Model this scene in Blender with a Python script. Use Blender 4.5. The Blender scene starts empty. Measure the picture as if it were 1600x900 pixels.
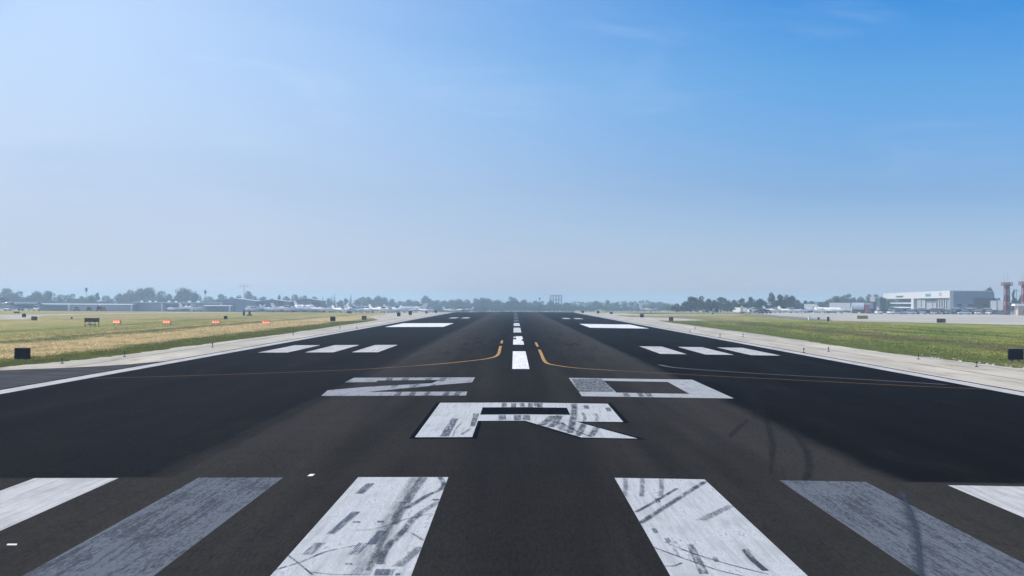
import bpy, bmesh, math, random
from mathutils import Vector, Matrix
random.seed(7)
S = bpy.context.scene
COL = S.collection
R = math.radians

# ------------------------------------------------------------------ camera
F = 2980.0                                  # focal length in pixels of a 1600 px wide frame
EYE = Vector((-0.37, 0.0, 3.69))
ROLL, YAW, PITCH = R(0.33), math.atan(4 / F), math.atan(21 / F)
def ray(u, v):
    a, b = (u - 800) / F, -(v - 450) / F
    c, s = math.cos(ROLL), math.sin(ROLL)
    x, b = a * c - b * s, a * s + b * c
    y, z = math.cos(PITCH) - b * math.sin(PITCH), math.sin(PITCH) + b * math.cos(PITCH)
    return Vector((x * math.cos(YAW) - y * math.sin(YAW), x * math.sin(YAW) + y * math.cos(YAW), z))
cam = bpy.data.cameras.new('camera')
cam.sensor_width = 36.0
cam.lens = 36.0 * F / 1600
cam.clip_start, cam.clip_end = 0.5, 20000
cam_o = bpy.data.objects.new('camera', cam); COL.objects.link(cam_o)
fw = ray(800, 450).normalized(); rt = (ray(900, 450) - ray(700, 450)).normalized(); up = rt.cross(fw)
cam_o.matrix_world = Matrix(((rt.x, up.x, -fw.x, EYE.x), (rt.y, up.y, -fw.y, EYE.y), (rt.z, up.z, -fw.z, EYE.z), (0, 0, 0, 1)))
S.camera = cam_o

# ------------------------------------------------------------------ node helper
class N:
    def __init__(s, tree): s.t = tree
    def n(s, typ, ins=None, **kw):
        nd = s.t.nodes.new(typ)
        for k, v in kw.items(): setattr(nd, k, v)
        for k, v in (ins or {}).items(): s.set(nd.inputs[k], v)
        return nd
    def set(s, sock, v):
        if isinstance(v, bpy.types.NodeSocket): s.t.links.new(v, sock)
        elif isinstance(v, bpy.types.Node): s.t.links.new(v.outputs[0], sock)
        else:
            if isinstance(v, (tuple, list)) and len(v) == 3 and sock.type == 'RGBA': v = (*v, 1)
            sock.default_value = v
    def math(s, op, a, b=0.0, c=None):
        i = {0: a, 1: b}
        if c is not None: i[2] = c
        return s.n('ShaderNodeMath', i, operation=op).outputs[0]
    def mix(s, f, a, b, blend='MIX'):
        nd = s.n('ShaderNodeMix', data_type='RGBA', blend_type=blend)
        s.set(nd.inputs[0], f); s.set(nd.inputs[6], a); s.set(nd.inputs[7], b)
        return nd.outputs[2]
    def step(s, x, lo, hi):
        nd = s.n('ShaderNodeMapRange', {0: x, 1: lo, 2: hi}, interpolation_type='SMOOTHSTEP')
        return nd.outputs[0]
    def noise(s, vec, scale=1.0, detail=4.0, rough=0.55, dist=0.0):
        return s.n('ShaderNodeTexNoise', {'Vector': vec, 'Scale': scale, 'Detail': detail, 'Roughness': rough, 'Distortion': dist}).outputs['Fac']
    def scaled(s, vec, k):
        return s.n('ShaderNodeMapping', {'Vector': vec, 'Scale': k}).outputs[0]
    def ramp(s, f, stops):
        nd = s.n('ShaderNodeValToRGB', {0: f}); e = nd.color_ramp.elements
        while len(e) < len(stops): e.new(0.5)
        for el, (p, c) in zip(e, stops): el.position = p; el.color = (*c, 1)
        return nd.outputs[0]

# ------------------------------------------------------------------ world and sun
SUN_DIR = Vector((-0.79, 0.06, 0.64)).normalized()
w = bpy.data.worlds.new('World'); S.world = w; w.use_nodes = True
k = N(w.node_tree); w.node_tree.nodes.clear()
sky = k.n('ShaderNodeTexSky', sky_type='NISHITA', sun_disc=False)
sky.sun_elevation = math.asin(SUN_DIR.z)
sky.sun_rotation = math.atan2(SUN_DIR.x, SUN_DIR.y)
sky.altitude, sky.air_density, sky.dust_density, sky.ozone_density = 20, 1.0, 0.6, 1.5
tc = k.n('ShaderNodeTexCoord').outputs['Generated']
sep = k.n('ShaderNodeSeparateXYZ', {0: tc})
elev = k.math('MULTIPLY', k.math('ARCSINE', sep.outputs[2]), 180 / math.pi)
tint = k.ramp(k.math('MULTIPLY', elev, 1 / 20.0), [(0.0, (0.80, 0.95, 1.56)), (0.043, (0.73, 0.90, 1.49)), (0.168, (0.44, 0.65, 1.14)), (0.34, (0.30, 0.66, 1.12)), (0.45, (0.155, 0.57, 1.09)), (1.0, (0.12, 0.50, 1.02))])
col = k.mix(1.0, sky.outputs[0], tint, 'MULTIPLY')
# bright thin veil of cirrus on the sun's side of the sky, drawn out along the wind
az = k.math('ARCTAN2', sep.outputs[0], sep.outputs[1])
veil = k.step(az, 0.20, -0.30)
cl = k.noise(k.scaled(tc, (2.6, 1.8, 9.0)), 1.0, 6.0, 0.55, 0.7)
cl2 = k.noise(k.scaled(tc, (5.0, 3.0, 30.0)), 1.0, 6.0, 0.6, 0.9)
cm = k.math('MULTIPLY', veil, k.math('ADD', 0.72, k.math('MULTIPLY', k.step(cl, 0.32, 0.68), 0.30)))
wisp = k.math('MULTIPLY', k.step(cl2, 0.50, 0.78), k.math('MULTIPLY', k.step(elev, 2.0, 6.0), 0.22))
cm = k.math('MINIMUM', k.math('ADD', cm, wisp), 1.0)
vc = k.mix(k.step(elev, 0.5, 8.0), (4.7, 5.35, 6.4), (4.35, 5.75, 7.9))
col = k.mix(cm, col, vc)
bg = k.n('ShaderNodeBackground', {0: col, 1: 0.10})
k.t.links.new(bg.outputs[0], k.n('ShaderNodeOutputWorld').inputs[0])
sun = bpy.data.lights.new('sun', 'SUN'); sun.energy = 4.4; sun.angle = R(0.5); sun.color = (1.0, 0.93, 0.83)
sun_o = bpy.data.objects.new('sun', sun); COL.objects.link(sun_o)
sun_o.rotation_euler = SUN_DIR.to_track_quat('Z', 'Y').to_euler(); sun_o.location = (-60, 40, 80)
S.view_settings.view_transform = 'Standard'; S.view_settings.look = 'None'
S.view_settings.exposure = 0.35; S.view_settings.gamma = 1.0
S.cycles.volume_bounces = 2
S.cycles.use_denoising = True

# ------------------------------------------------------------------ terrain
def lerp(a, b, t): t = max(0.0, min(1.0, t)); return a + (b - a) * t
def gz(x, y):
    ax = abs(x)
    z = -0.009 * min(ax, 23) - (0.006 * (min(ax, 38) - 23) if ax > 23 else 0)
    t = (x + 40) / 140.0
    y0 = lerp(612, 770, t); sl = lerp(0.0065, 0.0050, t)
    d = min(y, 2600) - y0
    if d > 0: z -= sl * (d * d / 120.0 if d < 60 else d - 30)
    return z
def at(u, v):                                # the point of the ground seen at (u, v) of the photograph
    d = ray(u, v); z = 0.0
    for _ in range(25):
        t = (z - EYE.z) / d.z; z = gz(EYE.x + d.x * t, min(d.y * t, 600))
    return (EYE.x + d.x * t, d.y * t)
def far(u, y, v=487):                        # ground point at distance y in the direction u
    d = ray(u, v); x = EYE.x + d.x * y / d.y
    return Vector((x, y, gz(x, y)))
def height_to(u, v, y):                      # height above the ground of what is seen at (u, v), y metres away
    d = ray(u, v); return EYE.z + d.z * y / d.y - far(u, y).z
def px(y): return y / F                      # metres per pixel at distance y

# ------------------------------------------------------------------ object helpers
def link(o, parent=None):
    COL.objects.link(o)
    if parent: o.parent = parent
    return o
class MB:
    def __init__(s): s.v = []; s.f = []; s.m = []; s.mi = 0
    def add(s, vs, fs):
        b = len(s.v); s.v += [tuple(p) for p in vs]; s.f += [tuple(i + b for i in f) for f in fs]; s.m += [s.mi] * len(fs); return s
    def box(s, x0, x1, y0, y1, z0, z1, top=None):
        i = top or 0.0                       # inset of the top in x and y
        ix, iy = (i if isinstance(i, tuple) else (i, i))
        s.add([(x0, y0, z0), (x1, y0, z0), (x1, y1, z0), (x0, y1, z0), (x0 + ix, y0 + iy, z1), (x1 - ix, y0 + iy, z1), (x1 - ix, y1 - iy, z1), (x0 + ix, y1 - iy, z1)],
              [(3, 2, 1, 0), (4, 5, 6, 7), (0, 1, 5, 4), (1, 2, 6, 5), (2, 3, 7, 6), (3, 0, 4, 7)]); return s
    def rings(s, rings, cap=True):           # list of equally long closed rings
        n = len(rings[0]); fs = []
        for j in range(len(rings) - 1):
            for i in range(n): fs.append((j * n + i, j * n + (i + 1) % n, (j + 1) * n + (i + 1) % n, (j + 1) * n + i))
        if cap: fs += [tuple(range(n - 1, -1, -1)), tuple(range((len(rings) - 1) * n, len(rings) * n))]
        return s.add([p for r in rings for p in r], fs)
    def tube(s, pts, rad, n=6):
        pts = [Vector(p) for p in pts]; rs = rad if isinstance(rad, (list, tuple)) else [rad] * len(pts)
        out = []
        for j, p in enumerate(pts):
            d = (pts[min(j + 1, len(pts) - 1)] - pts[max(j - 1, 0)]).normalized()
            a = d.orthogonal().normalized() if abs(d.z) < 0.999 else Vector((1, 0, 0)); b = d.cross(a)
            out.append([p + (a * math.cos(2 * math.pi * i / n) + b * math.sin(2 * math.pi * i / n)) * rs[j] for i in range(n)])
        return s.rings(out)
    def build(s, name, mats, parent=None, smooth=False, bevel=0):
        me = bpy.data.meshes.new(name); me.from_pydata(s.v, [], s.f)
        for m in (mats if isinstance(mats, list) else [mats]): me.materials.append(m)
        if any(s.m): me.polygons.foreach_set('material_index', s.m)
        bm = bmesh.new(); bm.from_mesh(me); bmesh.ops.recalc_face_normals(bm, faces=bm.faces)
        if bevel: bmesh.ops.bevel(bm, geom=bm.edges, offset=bevel, segments=2, affect='EDGES', profile=0.6)
        bm.to_mesh(me); bm.free()
        if smooth: me.polygons.foreach_set('use_smooth', [True] * len(me.polygons))
        return link(bpy.data.objects.new(name, me), parent)
def tag(o, label, cat, group=None):
    o['label'] = label; o['category'] = cat
    if group: o['group'] = group
    return o
def thing(name, label, cat, loc=(0, 0, 0), rz=0.0, group=None):
    o = link(bpy.data.objects.new(name, None)); o.empty_display_size = 0.3
    o.location = loc; o.rotation_euler = (0, 0, rz)
    return tag(o, label, cat, group)
def copy_tree(o, parent=None):
    c = o.copy(); link(c)
    if parent: c.parent = parent
    for ch in list(o.children): copy_tree(ch, c)
    return c
def dup(proto, used, label, loc, rz=0.0, scale=None, group=None):
    o = proto if not used.get(proto.name) else copy_tree(proto)
    used[proto.name] = True
    o.location = loc; o.rotation_euler = (0, 0, rz); o['label'] = label
    if scale: o.scale = scale if isinstance(scale, tuple) else (scale,) * 3
    if group: o['group'] = group
    return o
USED = {}
ORD = 'first second third fourth fifth sixth seventh eighth ninth tenth eleventh twelfth thirteenth fourteenth fifteenth sixteenth seventeenth eighteenth nineteenth twentieth'.split()

# ------------------------------------------------------------------ materials
def mat(name, color, rough=0.7, metal=0.0, spec=0.3, var=0.12, scale=2.0, emit=None):
    m = bpy.data.materials.new(name); m.use_nodes = True; k = N(m.node_tree); k.t.nodes.clear()
    p = k.n('ShaderNodeTexCoord').outputs['Object']
    nz = k.noise(p, scale, 5.0)
    c = k.mix(k.step(nz, 0.3, 0.7), tuple(x * (1 - var) for x in color), tuple(min(1, x * (1 + var)) for x in color))
    b = k.n('ShaderNodeBsdfPrincipled', {'Base Color': c, 'Roughness': rough, 'Metallic': metal, 'Specular IOR Level': spec})
    k.t.links.new(b.outputs[0], k.n('ShaderNodeOutputMaterial').inputs[0])
    return m
def surf(name):
    m = bpy.data.materials.new(name); m.use_nodes = True; k = N(m.node_tree); k.t.nodes.clear()
    pos = k.n('ShaderNodeNewGeometry').outputs['Position']
    xyz = k.n('ShaderNodeSeparateXYZ', {0: pos}).outputs
    return m, k, pos, xyz
def finish(k, color, rough=0.9, spec=0.15, bump=None, strength=0.3, dist=0.02):
    b = k.n('ShaderNodeBsdfPrincipled', {'Base Color': color, 'Roughness': rough, 'Specular IOR Level': spec})
    if bump is not None:
        bn = k.n('ShaderNodeBump', {'Height': bump, 'Strength': strength, 'Distance': dist}); k.t.links.new(bn.outputs[0], b.inputs['Normal'])
    k.t.links.new(b.outputs[0], k.n('ShaderNodeOutputMaterial').inputs[0])
    return b

def asphalt_color(k, pos, xyz):
    X, Y = xyz[0], xyz[1]
    ax = k.math('ABSOLUTE', X)
    wob = k.math('MULTIPLY', k.math('SUBTRACT', k.noise(pos, 0.16, 4.0), 0.5), 0.7)
    side = k.step(k.math('ADD', ax, wob), 7.62, k.mix(k.step(X, -1, 1), (8.3,) * 3, (7.95,) * 3))
    ahead = k.step(k.math('ADD', Y, k.math('MULTIPLY', wob, 0.1)), 40.0, 40.6)
    seal = k.math('MULTIPLY', side, ahead)
    right = k.step(X, -1, 1)
    sealc = k.mix(right, (0.0115, 0.0120, 0.0142), (0.0048, 0.0052, 0.0066))
    # the sealed lanes bleach along their length in the paver's long bands
    band = k.noise(k.scaled(pos, (0.35, 0.012, 1)), 1.0, 3.0)
    sealc = k.mix(k.step(band, 0.35, 0.75), sealc, k.mix(right, (0.0155, 0.0155, 0.0172), (0.0080, 0.0082, 0.0098)))
    base = (0.038, 0.038, 0.040)
    b2 = k.noise(k.scaled(pos, (0.9, 0.03, 1)), 1.0, 4.0)
    base = k.mix(k.step(b2, 0.3, 0.75), (0.0185, 0.0180, 0.0182), (0.0290, 0.0278, 0.0268))
    # rubber laid down by touching wheels: a dark central track with long ragged streaks
    track = k.math('SUBTRACT', 1.0, k.step(k.math('ADD', ax, k.math('MULTIPLY', wob, 2.2)), 0.8, 3.9))
    touch = k.step(Y, 88, 165)
    st = k.noise(k.scaled(pos, (1.7, 0.035, 1)), 1.0, 5.0, 0.6)
    rub = k.math('MULTIPLY', k.math('MULTIPLY', track, touch), k.math('ADD', 0.55, k.math('MULTIPLY', k.step(st, 0.35, 0.6), 0.45)))
    blot = k.noise(k.scaled(pos, (1.5, 0.075, 1)), 1.0, 5.0, 0.7, 0.3)
    blots = k.math('MULTIPLY', k.step(blot, 0.50, 0.62), k.math('MULTIPLY', touch, k.math('SUBTRACT', 0.75, k.math('MULTIPLY', k.step(ax, 5.5, 7.6), 0.75))))
    lane = k.math('MULTIPLY', k.step(k.math('ADD', ax, k.math('MULTIPLY', wob, 3.0)), 3.4, 6.6), k.math('ADD', 0.55, k.math('MULTIPLY', touch, 0.45)))
    base = k.mix(k.math('MULTIPLY', lane, 0.42), base, (0.066, 0.062, 0.0585))
    base = k.mix(k.math('MAXIMUM', rub, blots), base, (0.0055, 0.0062, 0.0080))
    near = k.math('SUBTRACT', 1.0, k.step(ax, 0.7, 1.9))
    base = k.mix(k.math('MULTIPLY', near, 0.5), base, (0.0125, 0.0125, 0.0135))
    c = k.mix(seal, base, sealc)
    # paver seams and fine aggregate
    seam = k.math('PINGPONG', k.math('ADD', X, k.math('MULTIPLY', wob, 0.05)), 3.81)
    seamd = k.math('SUBTRACT', 1.0, k.step(seam, 0.02, 0.09))
    c = k.mix(k.math('MULTIPLY', k.math('MULTIPLY', seamd, k.step(ax, 1, 2)), 0.15), c, (0.012, 0.0125, 0.014))
    edge = k.math('MULTIPLY', k.math('SUBTRACT', 1.0, k.step(k.math('ABSOLUTE', k.math('SUBTRACT', k.math('ADD', ax, wob), 7.75)), 0.05, 0.4)), ahead)
    c = k.mix(k.math('MULTIPLY', edge, 0.5), c, (0.013, 0.0135, 0.016))
    big = k.noise(pos, 0.35, 5.0, 0.6)
    c = k.mix(1.0, c, k.ramp(big, [(0.25, (0.92,) * 3), (0.75, (1.08,) * 3)]), 'MULTIPLY')
    crk = k.noise(k.scaled(pos, (0.9, 0.16, 1)), 1.0, 5.0, 0.6, 0.6)
    crm = k.math('SUBTRACT', 1.0, k.step(k.math('ABSOLUTE', k.math('SUBTRACT', crk, 0.5)), 0.002, 0.008))
    c = k.mix(k.math('MULTIPLY', crm, 0.30), c, (0.008, 0.008, 0.009))
    g1 = k.noise(k.scaled(pos, (26, 4.5, 1)), 1.0, 3.0, 0.8)
    g2 = k.noise(k.scaled(pos, (18, 1.6, 1)), 1.0, 3.0, 0.75)
    fine = k.math('ADD', k.math('MULTIPLY', g1, 0.5), k.math('MULTIPLY', g2, 0.5))
    pale = k.noise(k.scaled(pos, (0.5, 0.06, 1)), 1.0, 6.0, 0.7)
    c = k.mix(k.math('MULTIPLY', k.step(pale, 0.5, 0.75), 0.20), c, (0.036, 0.0355, 0.036))
    c = k.mix(1.0, c, k.ramp(fine, [(0.32, (0.62,) * 3), (0.68, (1.40,) * 3)]), 'MULTIPLY')
    return c, fine
m_asphalt, k, pos, xyz = surf('runway_asphalt')
c, fine = asphalt_color(k, pos, xyz)
finish(k, c, 1.0, 0.0, fine, 0.25, 0.01)

def paint_mat(name, color, wear, dark=(0.030, 0.033, 0.040), chip=0.5):
    m, k, pos, xyz = surf(name)
    streak = k.noise(k.scaled(pos, (8.0, 0.22, 1)), 1.0, 6.0, 0.7, 0.4)
    blot = k.noise(k.scaled(pos, (0.9, 0.30, 1)), 1.0, 6.0, 0.65, 0.3)
    chips = k.noise(k.scaled(pos, (24, 2.6, 1)), 1.0, 5.0, 0.8)
    grit = k.noise(k.scaled(pos, (40, 7, 1)), 1.0, 4.0, 0.8)
    wv = k.math('ADD', k.math('MULTIPLY', streak, 0.38), k.math('ADD', k.math('MULTIPLY', blot, 0.24), k.math('MULTIPLY', chips, 0.38)))
    f = k.step(wv, 0.66 - wear * 0.27, 0.775 - wear * 0.27)
    c = k.mix(k.step(k.math('ADD', k.math('MULTIPLY', streak, .6), k.math('MULTIPLY', blot, .4)), 0.36, 0.64), tuple(x * 0.68 for x in color), tuple(x * 1.05 for x in color))
    c = k.mix(k.math('MULTIPLY', f, 0.86), c, dark)
    cf = k.step(chips, 0.60, 0.70)
    c = k.mix(k.math('MULTIPLY', cf, chip), c, tuple(x * 0.45 for x in color))
    c = k.mix(1.0, c, k.ramp(grit, [(0.28, (0.80,) * 3), (0.72, (1.12,) * 3)]), 'MULTIPLY')
    finish(k, c, 0.95, 0.02, grit, 0.15, 0.005)
    return m
m_paint = paint_mat('white_paint', (0.50, 0.50, 0.505), 0.16)
m_paint_scuffed = paint_mat('scuffed_white_paint', (0.50, 0.52, 0.54), 0.55, (0.15, 0.17, 0.20), 0.6)
m_paint_worn = paint_mat('worn_white_paint', (0.160, 0.182, 0.215), 0.79, (0.034, 0.038, 0.047), 0.45)
m_paint_rubbed = paint_mat('rubbed_white_paint', (0.40, 0.42, 0.44), 0.55)
m_paint_broken = paint_mat('broken_white_paint', (0.66, 0.68, 0.70), 0.62, (0.010, 0.011, 0.014))
m_paint_number = paint_mat('rubbed_number_paint', (0.36, 0.38, 0.41), 0.66)
m_paint_clean = paint_mat('clean_white_paint', (0.78, 0.79, 0.80), 0.0)
m_paint_orange = paint_mat('orange_yellow_paint', (0.46, 0.275, 0.10), 0.32)
m_paint_faint = paint_mat('faint_yellow_paint', (0.34, 0.20, 0.10), 0.45)
m_paint_ghost = paint_mat('ghost_white_paint', (0.13, 0.13, 0.15), 0.45)
m_border = mat('border_paint', (0.0035, 0.0055, 0.0095), 1.0, spec=0.0, var=0.3, scale=3)
# rubber left by tyres: broken film, the paint below shows between the grooves
def rubber_mat(name, alpha, sx, colr=(0.030, 0.037, 0.050), film=True):
    m = bpy.data.materials.new(name); m.use_nodes = True; k = N(m.node_tree); k.t.nodes.clear()
    pos = k.n('ShaderNodeNewGeometry').outputs['Position']
    st = k.noise(k.scaled(pos, (sx, 0.8, 1)), 1.0, 5.0, 0.7)
    gr = k.noise(pos, 20.0, 4.0, 0.7)
    a = k.math('MULTIPLY', k.step(k.math('ADD', k.math('MULTIPLY', st, 0.6), k.math('MULTIPLY', gr, 0.4)), 0.36, 0.58), alpha)
    if film: a = k.math('MULTIPLY', a, k.n('ShaderNodeAttribute', attribute_name='film').outputs['Fac'])
    b = k.n('ShaderNodeBsdfPrincipled', {'Base Color': colr, 'Roughness': 0.95, 'Specular IOR Level': 0.0, 'Alpha': a})
    k.t.links.new(b.outputs[0], k.n('ShaderNodeOutputMaterial').inputs[0])
    return m
m_rubber = rubber_mat('tyre_rubber', 0.80, 6.0, (0.05, 0.065, 0.09))
m_rubber_thin = rubber_mat('thin_tyre_rubber', 0.50, 9.0, (0.05, 0.065, 0.085))
m_rubber_patch = rubber_mat('ground_off_paint', 0.85, 14.0, (0.085, 0.11, 0.15), False)
m_smear = rubber_mat('rubber_smear', 0.42, 7.0, (0.13, 0.15, 0.18))
m_patch_thin = rubber_mat('thin_ground_off_paint', 0.68, 9.0, (0.05, 0.065, 0.085), False)
m_rubber_faint = rubber_mat('faint_tyre_rubber', 0.50, 9.0, (0.018, 0.019, 0.022))

m_concrete, k, pos, xyz = surf('shoulder_concrete')
big = k.noise(k.scaled(pos, (0.35, 0.05, 1)), 1.0, 5.0)
c = k.ramp(big, [(0.3, (0.36, 0.34, 0.295)), (0.55, (0.46, 0.43, 0.37)), (0.75, (0.58, 0.53, 0.435))])
jt = k.math('PINGPONG', k.math('SUBTRACT', k.math('ABSOLUTE', xyz[0]), 22.3), 1.9)
jm = k.math('SUBTRACT', 1.0, k.step(jt, 0.05, 0.26))
jy = k.math('SUBTRACT', 1.0, k.step(k.math('PINGPONG', xyz[1], 7.6), 0.05, 0.3))
c = k.mix(k.math('MULTIPLY', k.math('MAXIMUM', jm, k.math('MULTIPLY', jy, 0.35)), 0.6), c, (0.17, 0.16, 0.14))
stn = k.noise(k.scaled(pos, (0.9, 0.09, 1)), 1.0, 6.0, 0.7, 0.8)
c = k.mix(k.math('MULTIPLY', k.step(stn, 0.53, 0.68), 0.55), c, (0.20, 0.19, 0.165))
fine = k.noise(pos, 9.0, 5.0, 0.8)
c = k.mix(1.0, c, k.ramp(fine, [(0.25, (0.84,) * 3), (0.75, (1.1,) * 3)]), 'MULTIPLY')
finish(k, c, 0.95, 0.0)
m_apron, k, pos, xyz = surf('apron_pavement')
big = k.noise(k.scaled(pos, (0.06, 0.03, 1)), 1.0, 5.0)
c = k.ramp(big, [(0.3, (0.36, 0.345, 0.315)), (0.7, (0.47, 0.445, 0.395))])
jt = k.math('MAXIMUM', k.math('SUBTRACT', 1.0, k.step(k.math('PINGPONG', xyz[0], 6.0), 0.1, 0.35)), k.math('SUBTRACT', 1.0, k.step(k.math('PINGPONG', xyz[1], 6.0), 0.1, 0.35)))
c = k.mix(k.math('MULTIPLY', jt, 0.25), c, (0.15, 0.15, 0.14))
fine = k.noise(pos, 1.5, 6.0, 0.7)
c = k.mix(1.0, c, k.ramp(fine, [(0.25, (0.86,) * 3), (0.75, (1.1,) * 3)]), 'MULTIPLY')
finish(k, c, 0.95, 0.0)
m_taxi = mat('taxiway_asphalt', (0.060, 0.061, 0.066), 0.95, spec=0.0, var=0.25, scale=0.4)
m_taxi_pale = mat('weathered_asphalt', (0.20, 0.195, 0.19), 0.95, spec=0.0, var=0.2, scale=0.15)

def grass_color(k, pos, xyz):
    X, Y = xyz[0], xyz[1]
    wob = k.math('MULTIPLY', k.math('SUBTRACT', k.noise(k.scaled(pos, (0.10, 0.035, 1)), 1.0, 5.0, 0.6), 0.5), 1.0)
    GREEN, DEEP, TAN, STRAW, YG = (0.115, 0.130, 0.036), (0.065, 0.080, 0.026), (0.46, 0.365, 0.205), (0.38, 0.325, 0.160), (0.245, 0.245, 0.080)
    l = k.math('ADD', k.math('MULTIPLY', X, -1.0), k.math('MULTIPLY', wob, 9.0))
    def band(lo, hi, s): return k.math('MULTIPLY', k.step(l, lo - s, lo + s), k.math('SUBTRACT', 1.0, k.step(l, hi - s, hi + s)))
    c = k.mix(k.step(l, 32.0, 35.0), GREEN, TAN)
    c = k.mix(k.math('MULTIPLY', band(45, 49, 1.5), 0.85), c, (0.12, 0.14, 0.05))
    c = k.mix(k.math('MULTIPLY', k.step(l, 49, 52), 0.75), c, YG)
    c = k.mix(k.math('MULTIPLY', band(60, 65, 2.0), 0.8), c, (0.15, 0.165, 0.06))
    c = k.mix(k.math('MULTIPLY', k.step(l, 72, 84), 0.65), c, STRAW)
    # right-hand side: greener, with brown mown swathes
    r = k.math('ADD', X, k.math('MULTIPLY', wob, 16.0))
    rn = k.noise(k.scaled(pos, (0.20, 0.02, 1)), 1.0, 5.0, 0.65)
    g = k.ramp(rn, [(0.32, (0.095, 0.130, 0.028)), (0.46, (0.175, 0.215, 0.045)), (0.56, (0.275, 0.265, 0.075)), (0.68, (0.140, 0.120, 0.048))])
    g = k.mix(k.math('MULTIPLY', k.math('SUBTRACT', 1.0, k.step(r, 36, 41)), 0.7), g, (0.115, 0.145, 0.045))
    bb = k.math('MULTIPLY', k.step(r, 40, 43), k.math('SUBTRACT', 1.0, k.step(r, 47, 51)))
    g = k.mix(k.math('MULTIPLY', bb, 0.65), g, (0.105, 0.090, 0.050))
    c = k.mix(k.step(X, -3, 3), c, g)
    far_ = k.step(Y, 330, 520)
    c = k.mix(k.math('MULTIPLY', far_, 0.5), c, (0.33, 0.275, 0.125))
    pm = k.noise(k.scaled(pos, (0.22, 0.045, 1)), 1.0, 6.0, 0.72, 0.5)
    c = k.mix(k.math('MULTIPLY', k.step(pm, 0.50, 0.66), 0.55), c, (0.135, 0.145, 0.048))
    c = k.mix(k.math('MULTIPLY', k.step(pm, 0.46, 0.33), 0.40), c, (0.36, 0.27, 0.155))
    p1 = k.noise(pos, 0.35, 6.0, 0.7)
    c = k.mix(k.math('MULTIPLY', k.step(p1, 0.52, 0.72), 0.5), c, DEEP)
    p2 = k.noise(k.scaled(pos, (1, 0.5, 1)), 0.8, 6.0, 0.75)
    c = k.mix(1.0, c, k.ramp(p2, [(0.3, (0.70,) * 3), (0.7, (1.28,) * 3)]), 'MULTIPLY')
    return c
m_ground, k, pos, xyz = surf('airfield_grass')
c = grass_color(k, pos, xyz)
finish(k, c, 1.0, 0.0, k.noise(pos, 3.0, 6.0, 0.8), 0.6, 0.1)
m_tuft, k, pos, xyz = surf('grass_blades')
c = grass_color(k, pos, xyz)
rnd = k.n('ShaderNodeNewGeometry').outputs['Random Per Island']
c = k.mix(1.0, c, k.ramp(rnd, [(0.0, (1.1, 1.15, 1.05)), (1.0, (1.9, 1.8, 1.7))]), 'MULTIPLY')
df = k.n('ShaderNodeBsdfDiffuse', {'Color': c}); tl = k.n('ShaderNodeBsdfTranslucent', {'Color': c})
mx = k.n('ShaderNodeMixShader', {0: 0.5, 1: df.outputs[0], 2: tl.outputs[0]})
k.t.links.new(mx.outputs[0], k.n('ShaderNodeOutputMaterial').inputs[0])

def leaf_mat(name, a, b):
    m = bpy.data.materials.new(name); m.use_nodes = True; k = N(m.node_tree); k.t.nodes.clear()
    rnd = k.n('ShaderNodeNewGeometry').outputs['Random Per Island']
    obj = k.n('ShaderNodeObjectInfo').outputs['Random']
    c = k.mix(rnd, a, b)
    c = k.mix(1.0, c, k.ramp(obj, [(0.0, (0.75, 0.85, 0.8)), (1.0, (1.25, 1.12, 1.1))]), 'MULTIPLY')
    b_ = k.n('ShaderNodeBsdfPrincipled', {'Base Color': c, 'Roughness': 0.8, 'Specular IOR Level': 0.15})
    k.t.links.new(b_.outputs[0], k.n('ShaderNodeOutputMaterial').inputs[0])
    return m
m_leaf = leaf_mat('leaves', (0.035, 0.060, 0.026), (0.085, 0.115, 0.045))
m_leaf_dark = leaf_mat('dark_leaves', (0.022, 0.040, 0.024), (0.050, 0.075, 0.038))
m_bark = mat('bark', (0.10, 0.08, 0.06), 0.9)
m_black = mat('black_board', (0.004, 0.0045, 0.005), 0.8, spec=0.05)
m_lit_top = mat('sign_lit_top', (0.13, 0.13, 0.14), 0.5)  # paler grey for sign tops, sunlight put into the colour
m_brown = mat('brown_board', (0.075, 0.055, 0.035), 0.7)
m_redbrown = mat('red_brown_board', (0.085, 0.032, 0.024), 0.6)
m_yellow = mat('yellow_board', (0.30, 0.22, 0.035), 0.6)
m_olive = mat('olive_board', (0.095, 0.075, 0.025), 0.7)
m_steel = mat('galvanised_steel', (0.26, 0.27, 0.28), 0.5, 0.4)
m_darksteel = mat('dark_steel', (0.045, 0.05, 0.055), 0.55, 0.2)
m_orange = mat('orange_enamel', (0.95, 0.26, 0.11), 0.5, var=0.08)
m_lamp = bpy.data.materials.new('lit_lamp'); m_lamp.use_nodes = True
m_lamp.node_tree.nodes['Principled BSDF'].inputs['Emission Color'].default_value = (1.0, 0.40, 0.22, 1)
m_lamp.node_tree.nodes['Principled BSDF'].inputs['Emission Strength'].default_value = 1.2
m_lens = mat('lens_glass', (0.75, 0.68, 0.55), 0.15, spec=0.6)
m_white = mat('white_gloss', (0.78, 0.78, 0.78), 0.3, spec=0.5, var=0.04)
m_whitewall = mat('white_cladding', (0.44, 0.45, 0.465), 0.6, var=0.05)
m_greywall = mat('grey_cladding', (0.25, 0.265, 0.285), 0.6, var=0.08)
m_bluewall = mat('blue_grey_cladding', (0.165, 0.215, 0.265), 0.55, var=0.08)
m_brownwall = mat('brown_grey_block', (0.095, 0.085, 0.085), 0.75, var=0.1)
m_bay = mat('bay_interior', (0.10, 0.11, 0.12), 0.8)
m_glass = mat('window_glass', (0.030, 0.038, 0.050), 0.08, spec=0.8, var=0.2)
m_tyre = mat('tyre', (0.015, 0.015, 0.016), 0.85)
m_rim = mat('rim', (0.45, 0.45, 0.46), 0.35, 0.6)
m_red = mat('red_paint', (0.33, 0.045, 0.04), 0.5)
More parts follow.
